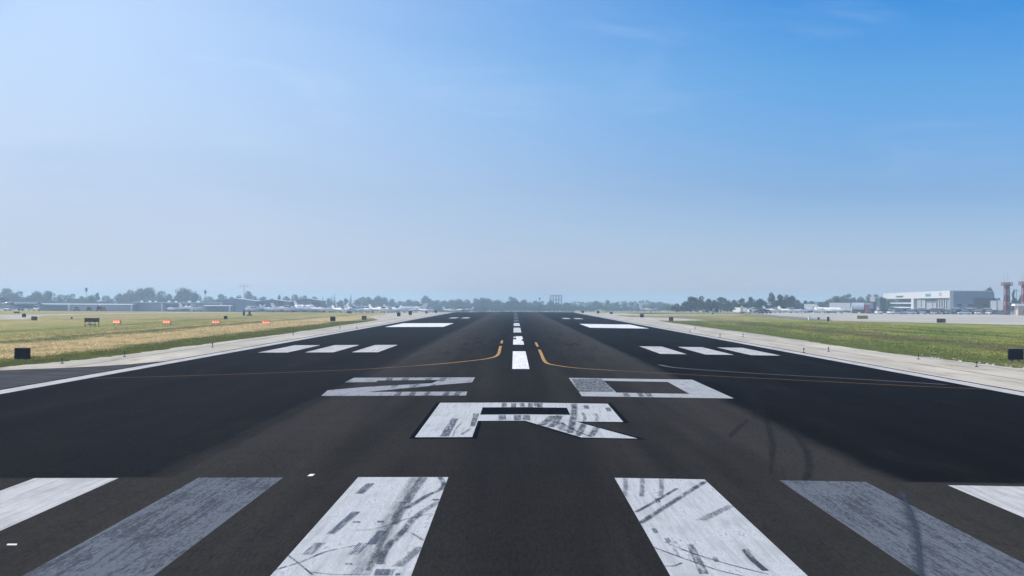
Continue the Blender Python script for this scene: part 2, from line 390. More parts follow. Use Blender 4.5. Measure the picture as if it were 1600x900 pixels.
m_towerred = mat('weathered_tower_red', (0.17, 0.035, 0.04), 0.6, var=0.25)
m_towerpink = mat('faded_tower_white', (0.36, 0.27, 0.29), 0.6, var=0.15)
m_silver = mat('silver_tank', (0.50, 0.53, 0.57), 0.35, 0.5)
m_darkcar = mat('black_car_paint', (0.015, 0.016, 0.02), 0.25, spec=0.6)
m_greycar = mat('grey_car_paint', (0.16, 0.17, 0.18), 0.3, spec=0.6)
m_bluecar = mat('blue_car_paint', (0.05, 0.07, 0.12), 0.3, spec=0.6)
m_redcar = mat('maroon_car_paint', (0.14, 0.03, 0.03), 0.3, spec=0.6)
m_beigewall = mat('beige_wall', (0.52, 0.38, 0.29), 0.8)
m_green = mat('dark_green_cladding', (0.028, 0.055, 0.050), 0.6)
m_roofgrey = mat('roof_sheet', (0.52, 0.55, 0.58), 0.5)
m_teal = mat('teal_print', (0.06, 0.24, 0.30), 0.6)
m_rock = mat('broken_concrete', (0.40, 0.38, 0.34), 0.95, var=0.3, scale=6)

# ------------------------------------------------------------------ setting
def structure(o): o['kind'] = 'structure'; return o
def drape(name, poly, dz, material, parent=None, hole=None, extra_y=(), extra_x=()):
    """flat sheet in plan, cut along the breaks of the terrain and laid on it"""
    bm = bmesh.new()
    if hole:
        o_ = [bm.verts.new((x, y, 0)) for x, y in poly]; i_ = [bm.verts.new((x, y, 0)) for x, y in hole]
        n = len(poly)
        for a in range(n): bm.faces.new((o_[a], o_[(a + 1) % n], i_[(a + 1) % n], i_[a]))
    else:
        f = bm.faces.new([bm.verts.new((x, y, 0)) for x, y in poly])
        bmesh.ops.triangulate(bm, faces=[f])
    xs = [p[0] for p in poly]; ys = [p[1] for p in poly]
    cuts = [((x, 0, 0), (1, 0, 0)) for x in [-40, -38, -23, 0, 23, 38] + list(extra_x) if min(xs) < x < max(xs)]
    cuts += [((0, y, 0), (0, 1, 0)) for y in list(range(575, 1100, 15)) + list(extra_y) if min(ys) < y < max(ys)]
    if max(ys) > 600: cuts += [((x, 0, 0), (1, 0, 0)) for x in range(-400, 420, 20) if min(xs) < x < max(xs)]
    for co, no in cuts:
        bmesh.ops.bisect_plane(bm, geom=bm.verts[:] + bm.edges[:] + bm.faces[:], plane_co=co, plane_no=no, dist=1e-5)
    for v in bm.verts: v.co.z = gz(v.co.x, v.co.y) + dz
    bmesh.ops.recalc_face_normals(bm, faces=bm.faces)
    if sum(f.normal.z for f in bm.faces) < 0: bmesh.ops.reverse_faces(bm, faces=bm.faces)
    me = bpy.data.meshes.new(name); bm.to_mesh(me); bm.free(); me.materials.append(material)
    return link(bpy.data.objects.new(name, me), parent)
# ground sheet to the horizon
gx = [-3600, -2200, -1400, -900, -650] + list(range(-500, -60, 20)) + [-60, -50, -40, -38, -31, -23, -12, 0, 12, 23, 31, 38] + list(range(50, 500, 20)) + [650, 900, 1400, 2200, 3600]
gy = [-200, -50, 0, 50, 100, 150, 200, 250, 300, 350, 400, 450, 500, 550] + list(range(575, 1100, 15)) + list(range(1100, 2600, 100)) + [2600, 3500, 4800, 6500]
mb = MB()
mb.add([(x, y, gz(x, y) - 0.06) for y in gy for x in gx],
       [(j * len(gx) + i, j * len(gx) + i + 1, (j + 1) * len(gx) + i + 1, (j + 1) * len(gx) + i) for j in range(len(gy) - 1) for i in range(len(gx) - 1)])
structure(mb.build('ground', m_ground))
# runway slab with its crown
rx = [-22.4, -15, -7.75, 0, 7.75, 15, 22.4]; ry = [-60, 0, 40, 100, 200, 300, 400, 500, 575] + list(range(590, 1005, 15))
mb = MB(); nx = len(rx)
mb.add([(x, y, gz(x, y)) for y in ry for x in rx], [(j * nx + i, j * nx + i + 1, (j + 1) * nx + i + 1, (j + 1) * nx + i) for j in range(len(ry) - 1) for i in range(nx - 1)])
runway = structure(mb.build('runway', m_asphalt))
# concrete shoulders, widening into the far exits
A = at
rnd = random.Random(3)
def ragged(x, y0, y1, step, amp):
    out = []; y = y0
    while y < y1: out.append((x + rnd.uniform(-amp, amp), y)); y += step * rnd.uniform(0.6, 1.4)
    return out
left_edge = [(-28.4, 60), (-29.9, 100)] + [A(u, v) for u, v in [(0, 573), (80, 566), (150, 559.5), (205, 552), (260, 545), (330, 536), (400, 527), (460, 519), (520, 510)]]
left_edge2 = [A(u, v) for u, v in [(560, 504.5), (590, 500.4), (574, 494.6), (593, 493), (605, 489.6), (623, 488.8)]]
fine_l = []
for (a, b) in zip(left_edge, left_edge[1:]):
    for q in range(6): fine_l.append((lerp(a[0], b[0], q / 6) + rnd.uniform(-.28, .28), lerp(a[1], b[1], q / 6)))
SE = 22.42
sh_l = drape('shoulder', [(-SE, -20), (-28.4, -20)] + fine_l + [(-27.8, 300), (-28.1, 387), (-28.4, 760), (-SE, 760)], -0.02, m_concrete); structure(sh_l)
q = left_edge2[1:]
structure(drape('exit_pavement', [(-28.0, 389)] + q[1:] + [(-28.2, 690)], -0.024, m_concrete))
right_edge = [(31.5, 60)] + [A(u, v) for u, v in [(1600, 575.5), (1560, 571), (1500, 564), (1400, 552.5), (1310, 540), (1250, 531), (1180, 521), (1100, 511)]]
fine_r = []
for (a, b) in zip(right_edge, right_edge[1:]):
    for q in range(6): fine_r.append((lerp(a[0], b[0], q / 6) + rnd.uniform(-.28, .28), lerp(a[1], b[1], q / 6)))
sh_r = drape('shoulder', [(SE, -20), (31.5, -20)] + fine_r + [(30.4, 300), (30.2, 384), (30.3, 760), (SE, 760)], -0.02, m_concrete); structure(sh_r)
structure(drape('exit_pavement', [(30.1, 384), A(1050, 501), A(1108, 500.4), A(1062, 497.2), (35.5, 505), (30.1, 505)], -0.024, m_concrete))
structure(drape('exit_pavement', [(30.2, 575), (42, 575), (72, 612), (84, 650), (44, 640), (38, 690), (30.2, 690)], -0.024, m_concrete))
# dark taxiway asphalt joining on the left
tx = [(-22.43, 20), (-29, 20), (-29.4, 96)] + [A(u, v) for u, v in [(0, 578.5), (60, 576), (110, 574), (150, 572), (200, 569), (250, 566)]] + [(-22.43, 121)]
structure(drape('taxiway', tx, -0.008, m_taxi))
# parallel taxiway and the left apron
structure(drape('parallel_taxiway', [A(u, v) for u, v in [(-60, 499.5), (40, 499), (62, 495), (75, 493.2), (130, 491.6), (260, 489.3), (420, 488.2), (420, 487.4), (260, 488), (130, 489.9), (60, 491.4), (-60, 492.2)]], -0.02, m_concrete))
structure(drape('apron', [(-420, 640), (-31, 665), (-31, 1060), (-420, 1060)], -0.025, m_apron))
# right apron
structure(drape('apron', [A(u, v) for u, v in [(1189, 490.2), (1240, 495.6), (1290, 500.4), (1340, 502), (1470, 504.6), (1660, 509.5)]] + [(230, 640), (262, 770), (300, 1010), (104, 1010)], -0.02, m_apron))
structure(drape('service_road', [A(u, v) for u, v in [(1150, 491.5), (1215, 495.8), (1260, 499.4), (1300, 501.2), (1300, 499.5), (1245, 495.0), (1195, 491.6)]], -0.004, m_taxi_pale))

# ---- painted markings, each its own sheet lying on the runway
def marking(name, poly, material, dz=0.004, hole=None, label=None):
    o = drape(name, poly, dz, material, runway, hole)
    if label: o['label'] = label
    return o
U = 1.745
for i, (a, b) in enumerate([(-13.9, -12.15), (-10.46, -8.68), (-7.0, -5.22), (-3.64, -1.74), (1.76, 3.65), (5.22, 7.03), (8.65, 10.5), (12.15, 13.9)]):
    y1 = 40.15 if i < 6 else 39.6
    m_ = (m_paint_worn if i in (2, 5) else m_paint_scuffed if i in (3, 4) else m_paint)
    marking('threshold_stripe', [(a, -5.5), (b, -5.5), (b, y1), (a, y1 + 0.05)], m_, label={2: 'grey rubbed threshold stripe', 5: 'grey rubbed threshold stripe'}.get(i))
Rp = [(-3.06, 51.95), (-3.06, 69.62), (3.05, 69.62), (3.02, 59.1), (1.55, 58.95), (3.0, 51.95), (1.48, 52.05), (-0.02, 59.0), (-1.5, 59.0), (-1.5, 51.9)]
Rh = [(-1.42, 62.2), (-1.42, 66.5), (1.48, 66.6), (1.5, 62.4)]
b_ = 0.14
marking('letter_border', [(-3.06 - b_, 51.4), (-3.06 - b_, 70.1), (3.05 + b_, 70.1), (3.02 + b_ + .03, 58.7), (1.72, 58.7), (3.25, 51.6), (1.40, 51.6), (-0.08, 58.6), (-1.5 + b_, 58.6), (-1.5 + b_, 51.4)], m_border, 0.002)
R_parts = [[(-3.06, 51.95), (-1.5, 51.95), (-1.45, 69.62), (-3.06, 69.62)], [(-1.45, 66.5), (1.48, 66.6), (1.48, 69.62), (-1.45, 69.62)], [(1.48, 58.95), (3.02, 59.1), (3.05, 69.62), (1.48, 69.62)],
           [(-1.48, 59.0), (-0.02, 59.0), (1.48, 58.95), (1.48, 62.4), (-1.47, 62.2)], [(1.48, 52.05), (3.0, 51.95), (1.55, 58.9496), (-0.02, 58.9996)]]
bits = [drape('designator_letter', q, 0.006, m_paint_scuffed, runway) for q in R_parts]
bm = bmesh.new()
for o in bits: bm.from_mesh(o.data)
for o in bits[1:]: bpy.data.objects.remove(o)
bmesh.ops.recalc_face_normals(bm, faces=bm.faces)
for f in bm.faces:
    if f.normal.z < 0: f.normal_flip()
bm.to_mesh(bits[0].data); bm.free()
bits[0].name = 'designator_letter'; bits[0]['label'] = 'white letter R with tyre scuffs'
two = [(-8.17, 92.9), (-2.27, 92.9), (-2.29, 87.19), (-3.59, 84.75), (-6.40, 78.23), (-2.29, 78.3), (-2.25, 75.03), (-7.95, 75.03), (-8.16, 79.75), (-6.92, 82.64), (-4.09, 86.44), (-3.88, 89.94), (-6.76, 89.6), (-6.72, 87.9), (-8.14, 87.63)]
marking('designator_number', two, m_paint_number, 0.004, label='rubbed white number 2')
marking('designator_number', [(2.3, 75.0), (8.28, 75.0), (8.31, 92.95), (2.3, 92.95)], m_paint_rubbed, 0.004, [(3.84, 78.4), (6.83, 78.2), (6.87, 89.9), (3.86, 90.1)], label='white number 0')
ys = [(104.4, 141.3), (163.2, 202.2), (227.0, 268.0), (288, 325), (349, 386), (410, 447), (471, 508), (532, 569), (593, 640)]
for i, (a, b) in enumerate(ys):
    hw = 0.47
    marking('centreline_stripe', [(-hw, a), (hw, a), (hw, b), (-hw, b)], m_paint_clean if i < 2 else m_paint_broken if i < 4 else m_paint_worn)
for q in ([(-0.47, 185), (-0.16, 185), (-0.16, 192), (-0.47, 192)], [(-0.47, 195.5), (-0.2, 195.5), (-0.2, 200), (-0.47, 200)], [(0.33, 178), (0.47, 178), (0.47, 186), (0.33, 186)]): marking('rubbed_patch', q, m_border, 0.008)
for sgn in (-1, 1):
    for a, b in ((10.35, 12.3), (13.65, 15.75), (17.0, 19.2)):
        marking('touchdown_bar', [(sgn * a, 140), (sgn * b, 140), (sgn * b, 163.6), (sgn * a, 163.6)], m_paint)
    marking('aiming_point_bar', [(sgn * 10.75, 280), (sgn * 19.4, 280), (sgn * 19.5, 328), (sgn * 10.8, 328)], m_paint_clean)
    for a, b in ((10.6, 12.2), (13.3, 15.0)):
        marking('touchdown_bar', [(sgn * a, 421), (sgn * b, 421), (sgn * b, 446), (sgn * a, 446)], m_paint)
    marking('edge_line', [(sgn * 21.2, -40), (sgn * 22.15, -40), (sgn * 22.15, 700), (sgn * 21.2, 700)], m_paint)
def ribbon(pts, wid, taper=False):
    L, Rr = [], []
    n = len(pts)
    for i, p in enumerate(pts):
        a, b = Vector(pts[max(i - 1, 0)]), Vector(pts[min(i + 1, n - 1)])
        d = (b - a).normalized(); nrm = Vector((-d.y, d.x)); h = wid / 2 * (1 if not taper else max(.15, min(1, 4 * min(i + .2, n - .8 - i) / n)))
        L.append((p[0] + nrm.x * h, p[1] + nrm.y * h)); Rr.append((p[0] - nrm.x * h, p[1] - nrm.y * h))
    return L + Rr[::-1]
def smooth_pts(pts, m=6):
    out = []
    for i in range(len(pts) - 1):
        p0, p1, p2, p3 = [Vector(pts[max(0, min(len(pts) - 1, i + q))]) for q in (-1, 0, 1, 2)]
        for j in range(m):
            t = j / m
            out.append(tuple(0.5 * ((2 * p1) + (p2 - p0) * t + (2 * p0 - 5 * p1 + 4 * p2 - p3) * t * t + (3 * p1 - p0 - 3 * p2 + p3) * t ** 3)))
    return out + [tuple(pts[-1])]
def strip_mesh(name, pts, wid, dz, material, taper=False):
    """ribbon four points wide; the attribute film falls to nothing at its edges and ends"""
    n = len(pts); rows = [ribbon(pts, wid * f, taper) for f in (1.25, 0.55)]
    Lo, Ro = rows[0][:n], rows[0][n:][::-1]; Li, Ri = rows[1][:n], rows[1][n:][::-1]
    cols = [Lo, Li, Ri, Ro]; mb = MB()
    mb.add([(x, y, gz(x, y) + dz) for c_ in cols for x, y in c_], [(c_ * n + i, (c_ + 1) * n + i, (c_ + 1) * n + i + 1, c_ * n + i + 1) for c_ in range(3) for i in range(n - 1)])
    o = mb.build(name, material, runway)
    at_ = o.data.attributes.new('film', 'FLOAT', 'POINT')
    at_.data.foreach_set('value', [0.0 if c_ in (0, 3) or (taper and i in (0, n - 1)) else 1.0 for c_ in range(4) for i in range(n)])
    if o.data.polygons[0].normal.z < 0: o.data.flip_normals()
    return o
def line_mesh(name, pts, wid, dz, material, parent=runway):
    """painted line as quads between its two edges"""
    poly = ribbon(pts, wid); n = len(pts); L, Rr = poly[:n], poly[n:][::-1]; mb = MB()
    mb.add([(x, y, gz(x, y) + dz) for x, y in L] + [(x, y, gz(x, y) + dz) for x, y in Rr], [(i, n + i, n + i + 1, i + 1) for i in range(n - 1)])
    o = mb.build(name, material, parent)
    if o.data.polygons[0].normal.z < 0: o.data.flip_normals()
    return o
structure(line_mesh('service_road', smooth_pts([A(88, 498.5), A(130, 498.3), A(250, 498.3), A(370, 498.1), A(480, 497.7)], 4), 5.0, -0.03, m_taxi_pale, None))
yl1 = [(-1.52, 180.7), (-1.50, 168.0)]; yl2 = [(-1.50, 158), (-1.48, 145), (-1.47, 136), (-1.56, 129.7), (-1.78, 126), (-2.35, 121.9), (-2.92, 119.6), (-4.34, 114.5), (-6.0, 110.1), (-7.6, 106.7), (-8.9, 104.2), (-11.4, 101.3), (-13.8, 98.8), (-18.3, 95.0), (-20.9, 93.2)]
yr1 = [(1.57, 173.1), (1.57, 157.0)]; yr2 = [(1.56, 147), (1.55, 136), (1.52, 120.4), (1.65, 114.2), (2.11, 111), (3.1, 107.2), (5.1, 104), (7.64, 100.9), (10.0, 98), (12.4, 95.6), (17.6, 90.2), (21.0, 87.1)]
for pts, cut in ((yl2, 8), (yr2, 6)):
    sp = smooth_pts(pts, 5); c_ = cut * 5
    line_mesh('lead_off_line', sp[:c_ + 1], 0.21, 0.006, m_paint_orange)
    line_mesh('lead_off_line', sp[c_:], 0.15, 0.0055, m_paint_faint)
line_mesh('lead_off_line', yl1, 0.20, 0.006, m_paint_orange); line_mesh('lead_off_line', yr1, 0.20, 0.006, m_paint_orange)
wl = smooth_pts([(8.4, 115), (8.8, 110.8), (10.3, 107), (13.2, 102), (16.0, 98.4), (18.6, 94.5), (20.4, 91.6)], 5)
line_mesh('erased_line', wl, 0.34, 0.005, m_paint_ghost)
m_paint_cream = paint_mat('cream_paint', (0.62, 0.52, 0.36), 0.30)
line_mesh('shoulder_line', smooth_pts([(25.1, 142.5), (25.9, 134), (26.4, 126), (27.1, 119), (28.3, 115.6), (30.6, 114.6)], 5), 0.45, -0.012, m_paint_cream)
line_mesh('shoulder_line', smooth_pts([(-30.6, 104.2), (-28.4, 105.9), (-26.2, 108.8), (-24.1, 113.2), (-23.0, 118.5)], 5), 0.40, -0.012, m_paint_cream)
for d_ in ([(480, 744.2), (485, 741), (492.5, 741), (488, 744.2)], [(10, 852.5), (12, 850), (27, 850), (26, 852.5)]):
    marking('paint_fleck', [A(*p) for p in d_], m_paint_clean, 0.006)
# ---- tyre marks and ground-off patches
def zl(q, ox, oy): return A(ox + q[0] / 4, oy + q[1] / 4)
def skid(pts, ox, oy, wid, material=m_rubber, dz=0.009):
    P = [zl(q, ox, oy) for q in pts]
    strip_mesh('tyre_mark', smooth_pts(P, 6) if len(P) > 2 else P, wid, dz, material)
def patch(pts, ox, oy, material=m_rubber_patch, dz=0.010):
    marking('ground_off_patch', [zl(q, ox, oy) for q in pts], material, dz)
for q in ([(690, 143), (742, 143), (670, 208), (617, 208)], [(600, 320), (655, 320), (490, 460), (440, 460)], [(760, 440), (815, 440), (745, 525), (690, 525)],
          [(750, 680), (865, 680), (850, 720), (730, 720)], [(875, 705), (905, 705), (897, 720), (866, 720)]): patch(q, 400, 720)
for x0, x1, xs_ in ((370, 282, 70), (645, 570, 72)):          # hatched scrape: separate grooves
    for j in range(5):
        a = x0 + xs_ * j / 5; b = x1 + xs_ * j / 5
        patch([(a, 515), (a + 8, 515), (b + 8, 590), (b, 590)], 400, 720)
skid([(1150, 105), (1172, 165), (1060, 225), (940, 300)], 400, 720, 0.12, m_rubber, 0.011)
skid([(1145, 258), (1040, 320), (960, 390), (925, 435), (830, 530), (785, 600), (775, 650)], 400, 720, 0.13, m_rubber, 0.012)
skid([(1005, 105), (905, 270), (790, 460), (640, 720)], 400, 720, 0.30, m_smear, 0.008)
skid([(1030, 105), (930, 250), (840, 400), (700, 690)], 400, 720, 0.10, m_rubber_thin, 0.0082)
skid([(1060, 105), (950, 260), (870, 400)], 400, 720, 0.10, m_rubber_thin, 0.0085)
skid([(1030, 540), (960, 600), (885, 665)], 400, 720, 0.16, m_rubber_thin, 0.0085)
skid([(920, 440), (980, 460), (1045, 500)], 400, 720, 0.06, m_rubber_thin, 0.0095)
skid([(100, 690), (280, 635), (440, 570), (640, 530)], 400, 720, 0.045, m_rubber, 0.0105)
skid([(185, 585), (260, 640), (350, 715)], 400, 720, 0.04, m_rubber, 0.0115)
skid([(600, 440), (760, 425), (930, 370), (1110, 330)], 400, 720, 0.05, m_rubber_thin, 0.0125)
skid([(350, 700), (520, 715), (700, 712)], 400, 720, 0.05, m_rubber, 0.0095)
for q in ((915, 263), (630, 385), (1125, 246), (580, 648), (780, 383)): patch([(q[0] - 22, q[1] - 4), (q[0] + 22, q[1] - 4), (q[0] + 18, q[1] + 5), (q[0] - 26, q[1] + 5)], 400, 720, m_rubber_patch, 0.013)
skid([(770, 325), (900, 252), (1030, 175)], 800, 720, 0.09, m_rubber, 0.010)
skid([(800, 393), (1000, 262), (1205, 132)], 800, 720, 0.13, m_rubber, 0.011)
for x_ in (707, 812, 932): skid([(x_, 112), (x_ + 2, 165), (x_ - 4, 225)], 800, 720, 0.10, m_rubber_thin, 0.012)
skid([(875, 540), (1010, 590), (1150, 640), (1300, 690), (1440, 722)], 800, 720, 0.05, m_rubber, 0.009)
skid([(955, 510), (1100, 570), (1250, 620), (1430, 670), (1600, 712)], 800, 720, 0.045, m_rubber, 0.0095)
patch([(1090, 525), (1135, 525), (1230, 710), (1170, 710)], 800, 720, m_patch_thin, 0.008)
for o_ in (0, 14, 28): skid([(1440 + o_, 556), (1490 + o_, 620), (1570 + o_, 690)], 800, 720, 0.045, m_rubber, 0.010)
skid([(1180, 375), (1280, 325), (1380, 280)], 800, 720, 0.20, m_rubber_thin, 0.008)
skid([(940, 660), (1010, 660), (1060, 640)], 800, 720, 0.05, m_rubber, 0.011)
for q in ((890, 440), (905, 250), (970, 500), (1270, 620)): patch([(q[0] - 20, q[1] - 12), (q[0] + 8, q[1] - 16), (q[0] + 25, q[1] + 12), (q[0] - 4, q[1] + 16)], 800, 720, m_patch_thin, 0.013)
skid([(828, 200), (880, 320), (918, 450), (938, 600), (950, 722)], 1200, 720, 0.20, m_rubber_thin, 0.0085)
skid([(840, 200), (893, 330), (930, 460), (946, 600), (956, 722)], 1200, 720, 0.08, m_rubber, 0.0095)
# long turning scuffs on the bare asphalt
for pts in ([(1165, 575), (1192, 640), (1206, 690), (1203, 745)], [(1232, 670), (1258, 700), (1264, 735), (1250, 760)], [(1170, 655), (1150, 672), (1140, 684)], [(1160, 590), (1172, 620), (1180, 650)]):
    P = [A(*p) for p in pts]; strip_mesh('tyre_mark', smooth_pts(P, 8), 0.20, 0.003, m_rubber_faint, True)
# R and numbers: scuffs across them
patch([(905, 377), (945, 377), (885, 490), (825, 490)], 480, 560)
patch([(1040, 345), (1075, 345), (1050, 425), (1018, 425)], 480, 560, m_patch_thin)
skid([(1020, 440), (960, 480)], 480, 560, 0.10, m_rubber_thin); skid([(970, 400), (930, 440), (910, 490)], 480, 560, 0.06, m_rubber_thin)
for x_ in (1215, 1275, 1380, 1440): patch([(x_, 280), (x_ + 32, 280), (x_ + 30, 306), (x_ - 2, 306)], 480, 560, m_patch_thin, 0.009)
for x_ in (1195, 1290, 1345): patch([(x_, 355), (x_ + 45, 355), (x_ + 52, 388), (x_ + 2, 388)], 480, 560, m_patch_thin, 0.009)
skid([(388, 285), (388, 330), (378, 400), (362, 468)], 800, 560, 0.22, m_rubber, 0.010)
skid([(262, 360), (225, 390), (180, 420)], 800, 560, 0.28, m_rubber, 0.011)
skid([(298, 358), (275, 395), (240, 432)], 800, 560, 0.24, m_rubber, 0.0115)
skid([(300, 400), (312, 440), (330, 455)], 800, 560, 0.26, m_rubber_thin, 0.012)
skid([(448, 410), (432, 450), (405, 486)], 800, 560, 0.20, m_rubber, 0.0105)
skid([(528, 432), (510, 465), (490, 490)], 800, 560, 0.20, m_rubber, 0.0095)
skid([(310, 405), (400, 455), (500, 492)], 800, 560, 0.09, m_rubber, 0.0125)
skid([(520, 345), (532, 370), (530, 395)], 800, 560, 0.12, m_rubber_thin, 0.0085)
skid([(440, 340), (455, 372), (450, 396)], 800, 560, 0.12, m_rubber_thin, 0.0085)
for q in ((462, 305), (600, 320), (150, 290), (60, 292)): patch([(q[0] - 18, q[1] - 10), (q[0] + 14, q[1] - 12), (q[0] + 22, q[1] + 12), (q[0] - 8, q[1] + 12)], 800, 560, m_patch_thin, 0.013)
for x_ in (500, 600, 745, 830): patch([(x_, 124), (x_ + 40, 124), (x_ + 26, 142), (x_ - 14, 142)], 480, 560, m_patch_thin, 0.009)
for x_ in (560, 650, 740, 860, 930): patch([(x_, 210), (x_ + 34, 210), (x_ + 18, 233), (x_ - 18, 233)], 480, 560, m_patch_thin, 0.009)
for x_ in (540, 660, 770): patch([(x_, 168), (x_ + 40, 160), (x_ + 14, 180), (x_ - 22, 186)], 480, 560, m_patch_thin, 0.0095)
for x_ in (690, 780, 830): patch([(x_, 218), (x_ + 34, 218), (x_ + 52, 240), (x_ + 14, 240)], 800, 560, m_patch_thin, 0.009)
patch([(370, 128), (560, 128), (640, 210), (415, 210)], 800, 560, m_patch_thin, 0.0085)

# ------------------------------------------------------------------ signs on legs
def sign(name, u, v, wpx, hpx, material, label, leg=0.12, depth=0.30, cat='airfield sign', yaw=0.0, dist=None, legs=True):
    x, y = A(u, v) if dist is None else tuple(far(u, dist))[:2]
    s = px(y); wid, hgt = wpx * s, hpx * s
    depth = min(depth, wid * 0.5)
    lg = leg if legs else 0.02
    t = thing(name, label, cat, (x, y, gz(x, y) - 0.05), yaw, 'signs beside the runway and taxiways')
    lg += 0.05
    h = wid / 2
    MB().box(-h, h, -depth / 2, depth / 2, lg, lg + hgt, (h * 0.035, depth * 0.06)).build('panel', material, t, bevel=min(0.02, hgt * 0.05))
    MB().box(-h * 0.965, h * 0.965, -depth * 0.44, depth * 0.44, lg + hgt + 0.002, lg + hgt + 0.03).build('lit_top', m_lit_top, t)  # thin pale strip painted to look like the board's sunlit top
    for sx in (-0.5, 0.42):
        MB().tube([(h * sx, 0, 0), (h * sx, 0, lg + 0.03)], max(0.03, wid * 0.045), 8).build('leg', m_darksteel, t)
    MB().box(-h * 0.8, h * 0.8, -depth * 0.8, depth * 0.8, 0.0, 0.065).build('concrete_pad', m_concrete, t)
    return t
sign('distance_sign', 35, 564, 24, 16.6, m_black, 'big black box sign on short legs at the left grass edge', 0.13, 0.36)
sign('distance_sign', 1587, 565.4, 23.5, 16.6, m_black, 'big black box sign on short legs at the right grass edge', 0.15, 0.36)
sign('guidance_sign', 520, 502.6, 8.4, 6.6, m_black, 'black box sign at the left grass edge beyond the orange light units', 0.12)
sign('guidance_sign', 569, 500.4, 7.5, 6.0, m_olive, 'olive brown box sign near the left grass tip', 0.1)
sign('guidance_sign', 623, 494.6, 5.6, 5.0, m_black, 'black box sign at the tip of the upper left grass strip')
sign('guidance_sign', 641, 493, 5.0, 5.6, m_black, 'upright black box sign on pale concrete left of the runway', 0.2)
sign('guidance_sign', 666, 490.4, 3.2, 3.8, m_brown, 'small brown box sign on pale concrete left of the runway')
sign('guidance_sign', 681, 489.2, 4.0, 3.6, m_black, 'small black box sign left of the runway end, farthest on the left')
sign('guidance_sign', 352.5, 499.3, 5.6, 4.6, m_black, 'small black box sign in dry grass beside an orange light unit')
sign('guidance_sign', 37.5, 496.2, 6.0, 5.0, m_black, 'black box sign standing beside the far left taxiway')
sign('guidance_sign', 53.5, 500.3, 9.0, 5.6, m_brown, 'brown grey box sign in front of the far left taxiway', legs=False)
sign('guidance_sign', 26, 489.3, 9.5, 2.2, m_brown, 'low brown board at the far left apron edge', legs=False)
sign('guidance_sign', 112, 498.0, 3.0, 2.2, m_black, 'tiny black box sign on the left service road', legs=False)
sign('guidance_sign', 1003, 496.2, 6.0, 4.8, m_black, 'black box sign on pale concrete right of the runway', 0.08)
sign('guidance_sign', 1048.5, 502, 7.0, 6.0, m_olive, 'olive brown box sign at the tip of the right grass', 0.06)
sign('guidance_sign', 955, 491, 5.0, 3.0, m_brown, 'low brown box sign right of the runway')
sign('guidance_sign', 934.5, 490.0, 4.2, 3.4, m_black, 'black box sign right of the runway before the low brown one')
sign('guidance_sign', 910.5, 488.9, 3.6, 2.8, m_black, 'small black box sign right of the runway end, farthest on the right', legs=False)
sign('guidance_sign', 1347.5, 498.3, 17.0, 4.8, m_yellow, 'long yellow sign board on the right apron', 0.02)
sign('guidance_sign', 1470.5, 504.2, 14.0, 6.0, m_redbrown, 'long red brown sign board at the edge of the right apron', 0.02)
sign('guidance_sign', 1294, 502.4, 3.8, 6.2, m_darksteel, 'narrow upright dark post sign at the corner of the right apron')
sign('guidance_sign', 1279, 500.0, 3.2, 3.2, m_black, 'small dark box sign left of the upright post sign on the right apron')
sign('guidance_sign', 1264.5, 500.6, 3.6, 5.2, m_white, 'small white leaning sign panel at the right apron edge', yaw=0.7)
sign('guidance_sign', 1113.5, 491.2, 2.2, 2.2, m_black, 'tiny dark box sign by the white road strip in the right grass', legs=False)
sign('guidance_sign', 1129, 491.4, 2.4, 2.2, m_white, 'tiny white box sign right of the white road strip', legs=False)
sign('guidance_sign', 546, 489.6, 7.5, 3.0, m_brown, 'low dark board before the parked planes on the left', legs=False)

# ------------------------------------------------------------------ approach-path light units
proto = thing('approach_light_unit', 'x', 'airfield light', group='row of orange approach light units')
MB().box(-0.62, 0.62, -0.40, 0.40, 0.40, 0.92, (0.05, 0.30)).build('housing', m_orange, proto, bevel=0.03)
MB().box(-0.58, 0.58, -0.08, 0.08, 0.925, 0.96).build('lid', m_orange, proto)
for sx in (-0.38, 0.0, 0.38):
    MB().tube([(sx, -0.24, 0.56), (sx, -0.41, 0.56)], 0.10, 12).build('lamp', m_lamp, proto)
for sx in (-0.5, 0.5):
    for sy in (-0.28, 0.28): MB().tube([(sx, sy, 0), (sx, sy, 0.42)], 0.035, 6).build('leg', m_steel, proto)
MB().box(-0.8, 0.8, -0.5, 0.5, 0, 0.05).build('concrete_pad', m_concrete, proto)
for i, (u, v, lb) in enumerate([(183, 508, 'orange approach light unit right of the dark frame, leftmost of four'), (261, 508, 'orange approach light unit, second from left of the four'),
                                (337.5, 508, 'orange approach light unit next to a small black sign, third from left'), (415.5, 508.6, 'orange approach light unit nearest the runway, rightmost of four')]):
    x, y = A(u, v); dup(proto, USED, lb, (x, y, gz(x, y) - 0.06), R(-8 + 5 * i), (1.0, 1.0, 0.94))
# dark frame with a panel top
x, y = A(143.5, 510.2)
t = thing('equipment_rack', 'dark grey metal rack with a panelled top on four legs in the left grass', 'rack', (x, y, gz(x, y) - 0.06), R(14))
for i in range(4): MB().box(-1.06 + i * 0.535, -1.06 + i * 0.535 + 0.515, -0.28, 0.28, 0.72, 1.22).build('panel', m_darksteel, t, bevel=0.02)
MB().box(-1.12, 1.10, -0.34, 0.34, 1.225, 1.29).build('top_rail', m_darksteel, t)
for sx in (-0.98, -0.22, 0.45, 0.98): MB().tube([(sx, 0.2 if sx in (-0.22,) else -0.2, 0), (sx, 0.2 if sx in (-0.22,) else -0.2, 0.74)], 0.05, 6).build('leg', m_darksteel, t)
MB().box(-0.55, 0.62, -0.25, 0.25, 0.30, 0.44).build('lower_shelf', m_steel, t)
MB().tube([(-0.98, -0.2, 0.1), (-0.25, 0.2, 0.7)], 0.03, 5).build('brace', m_darksteel, t)
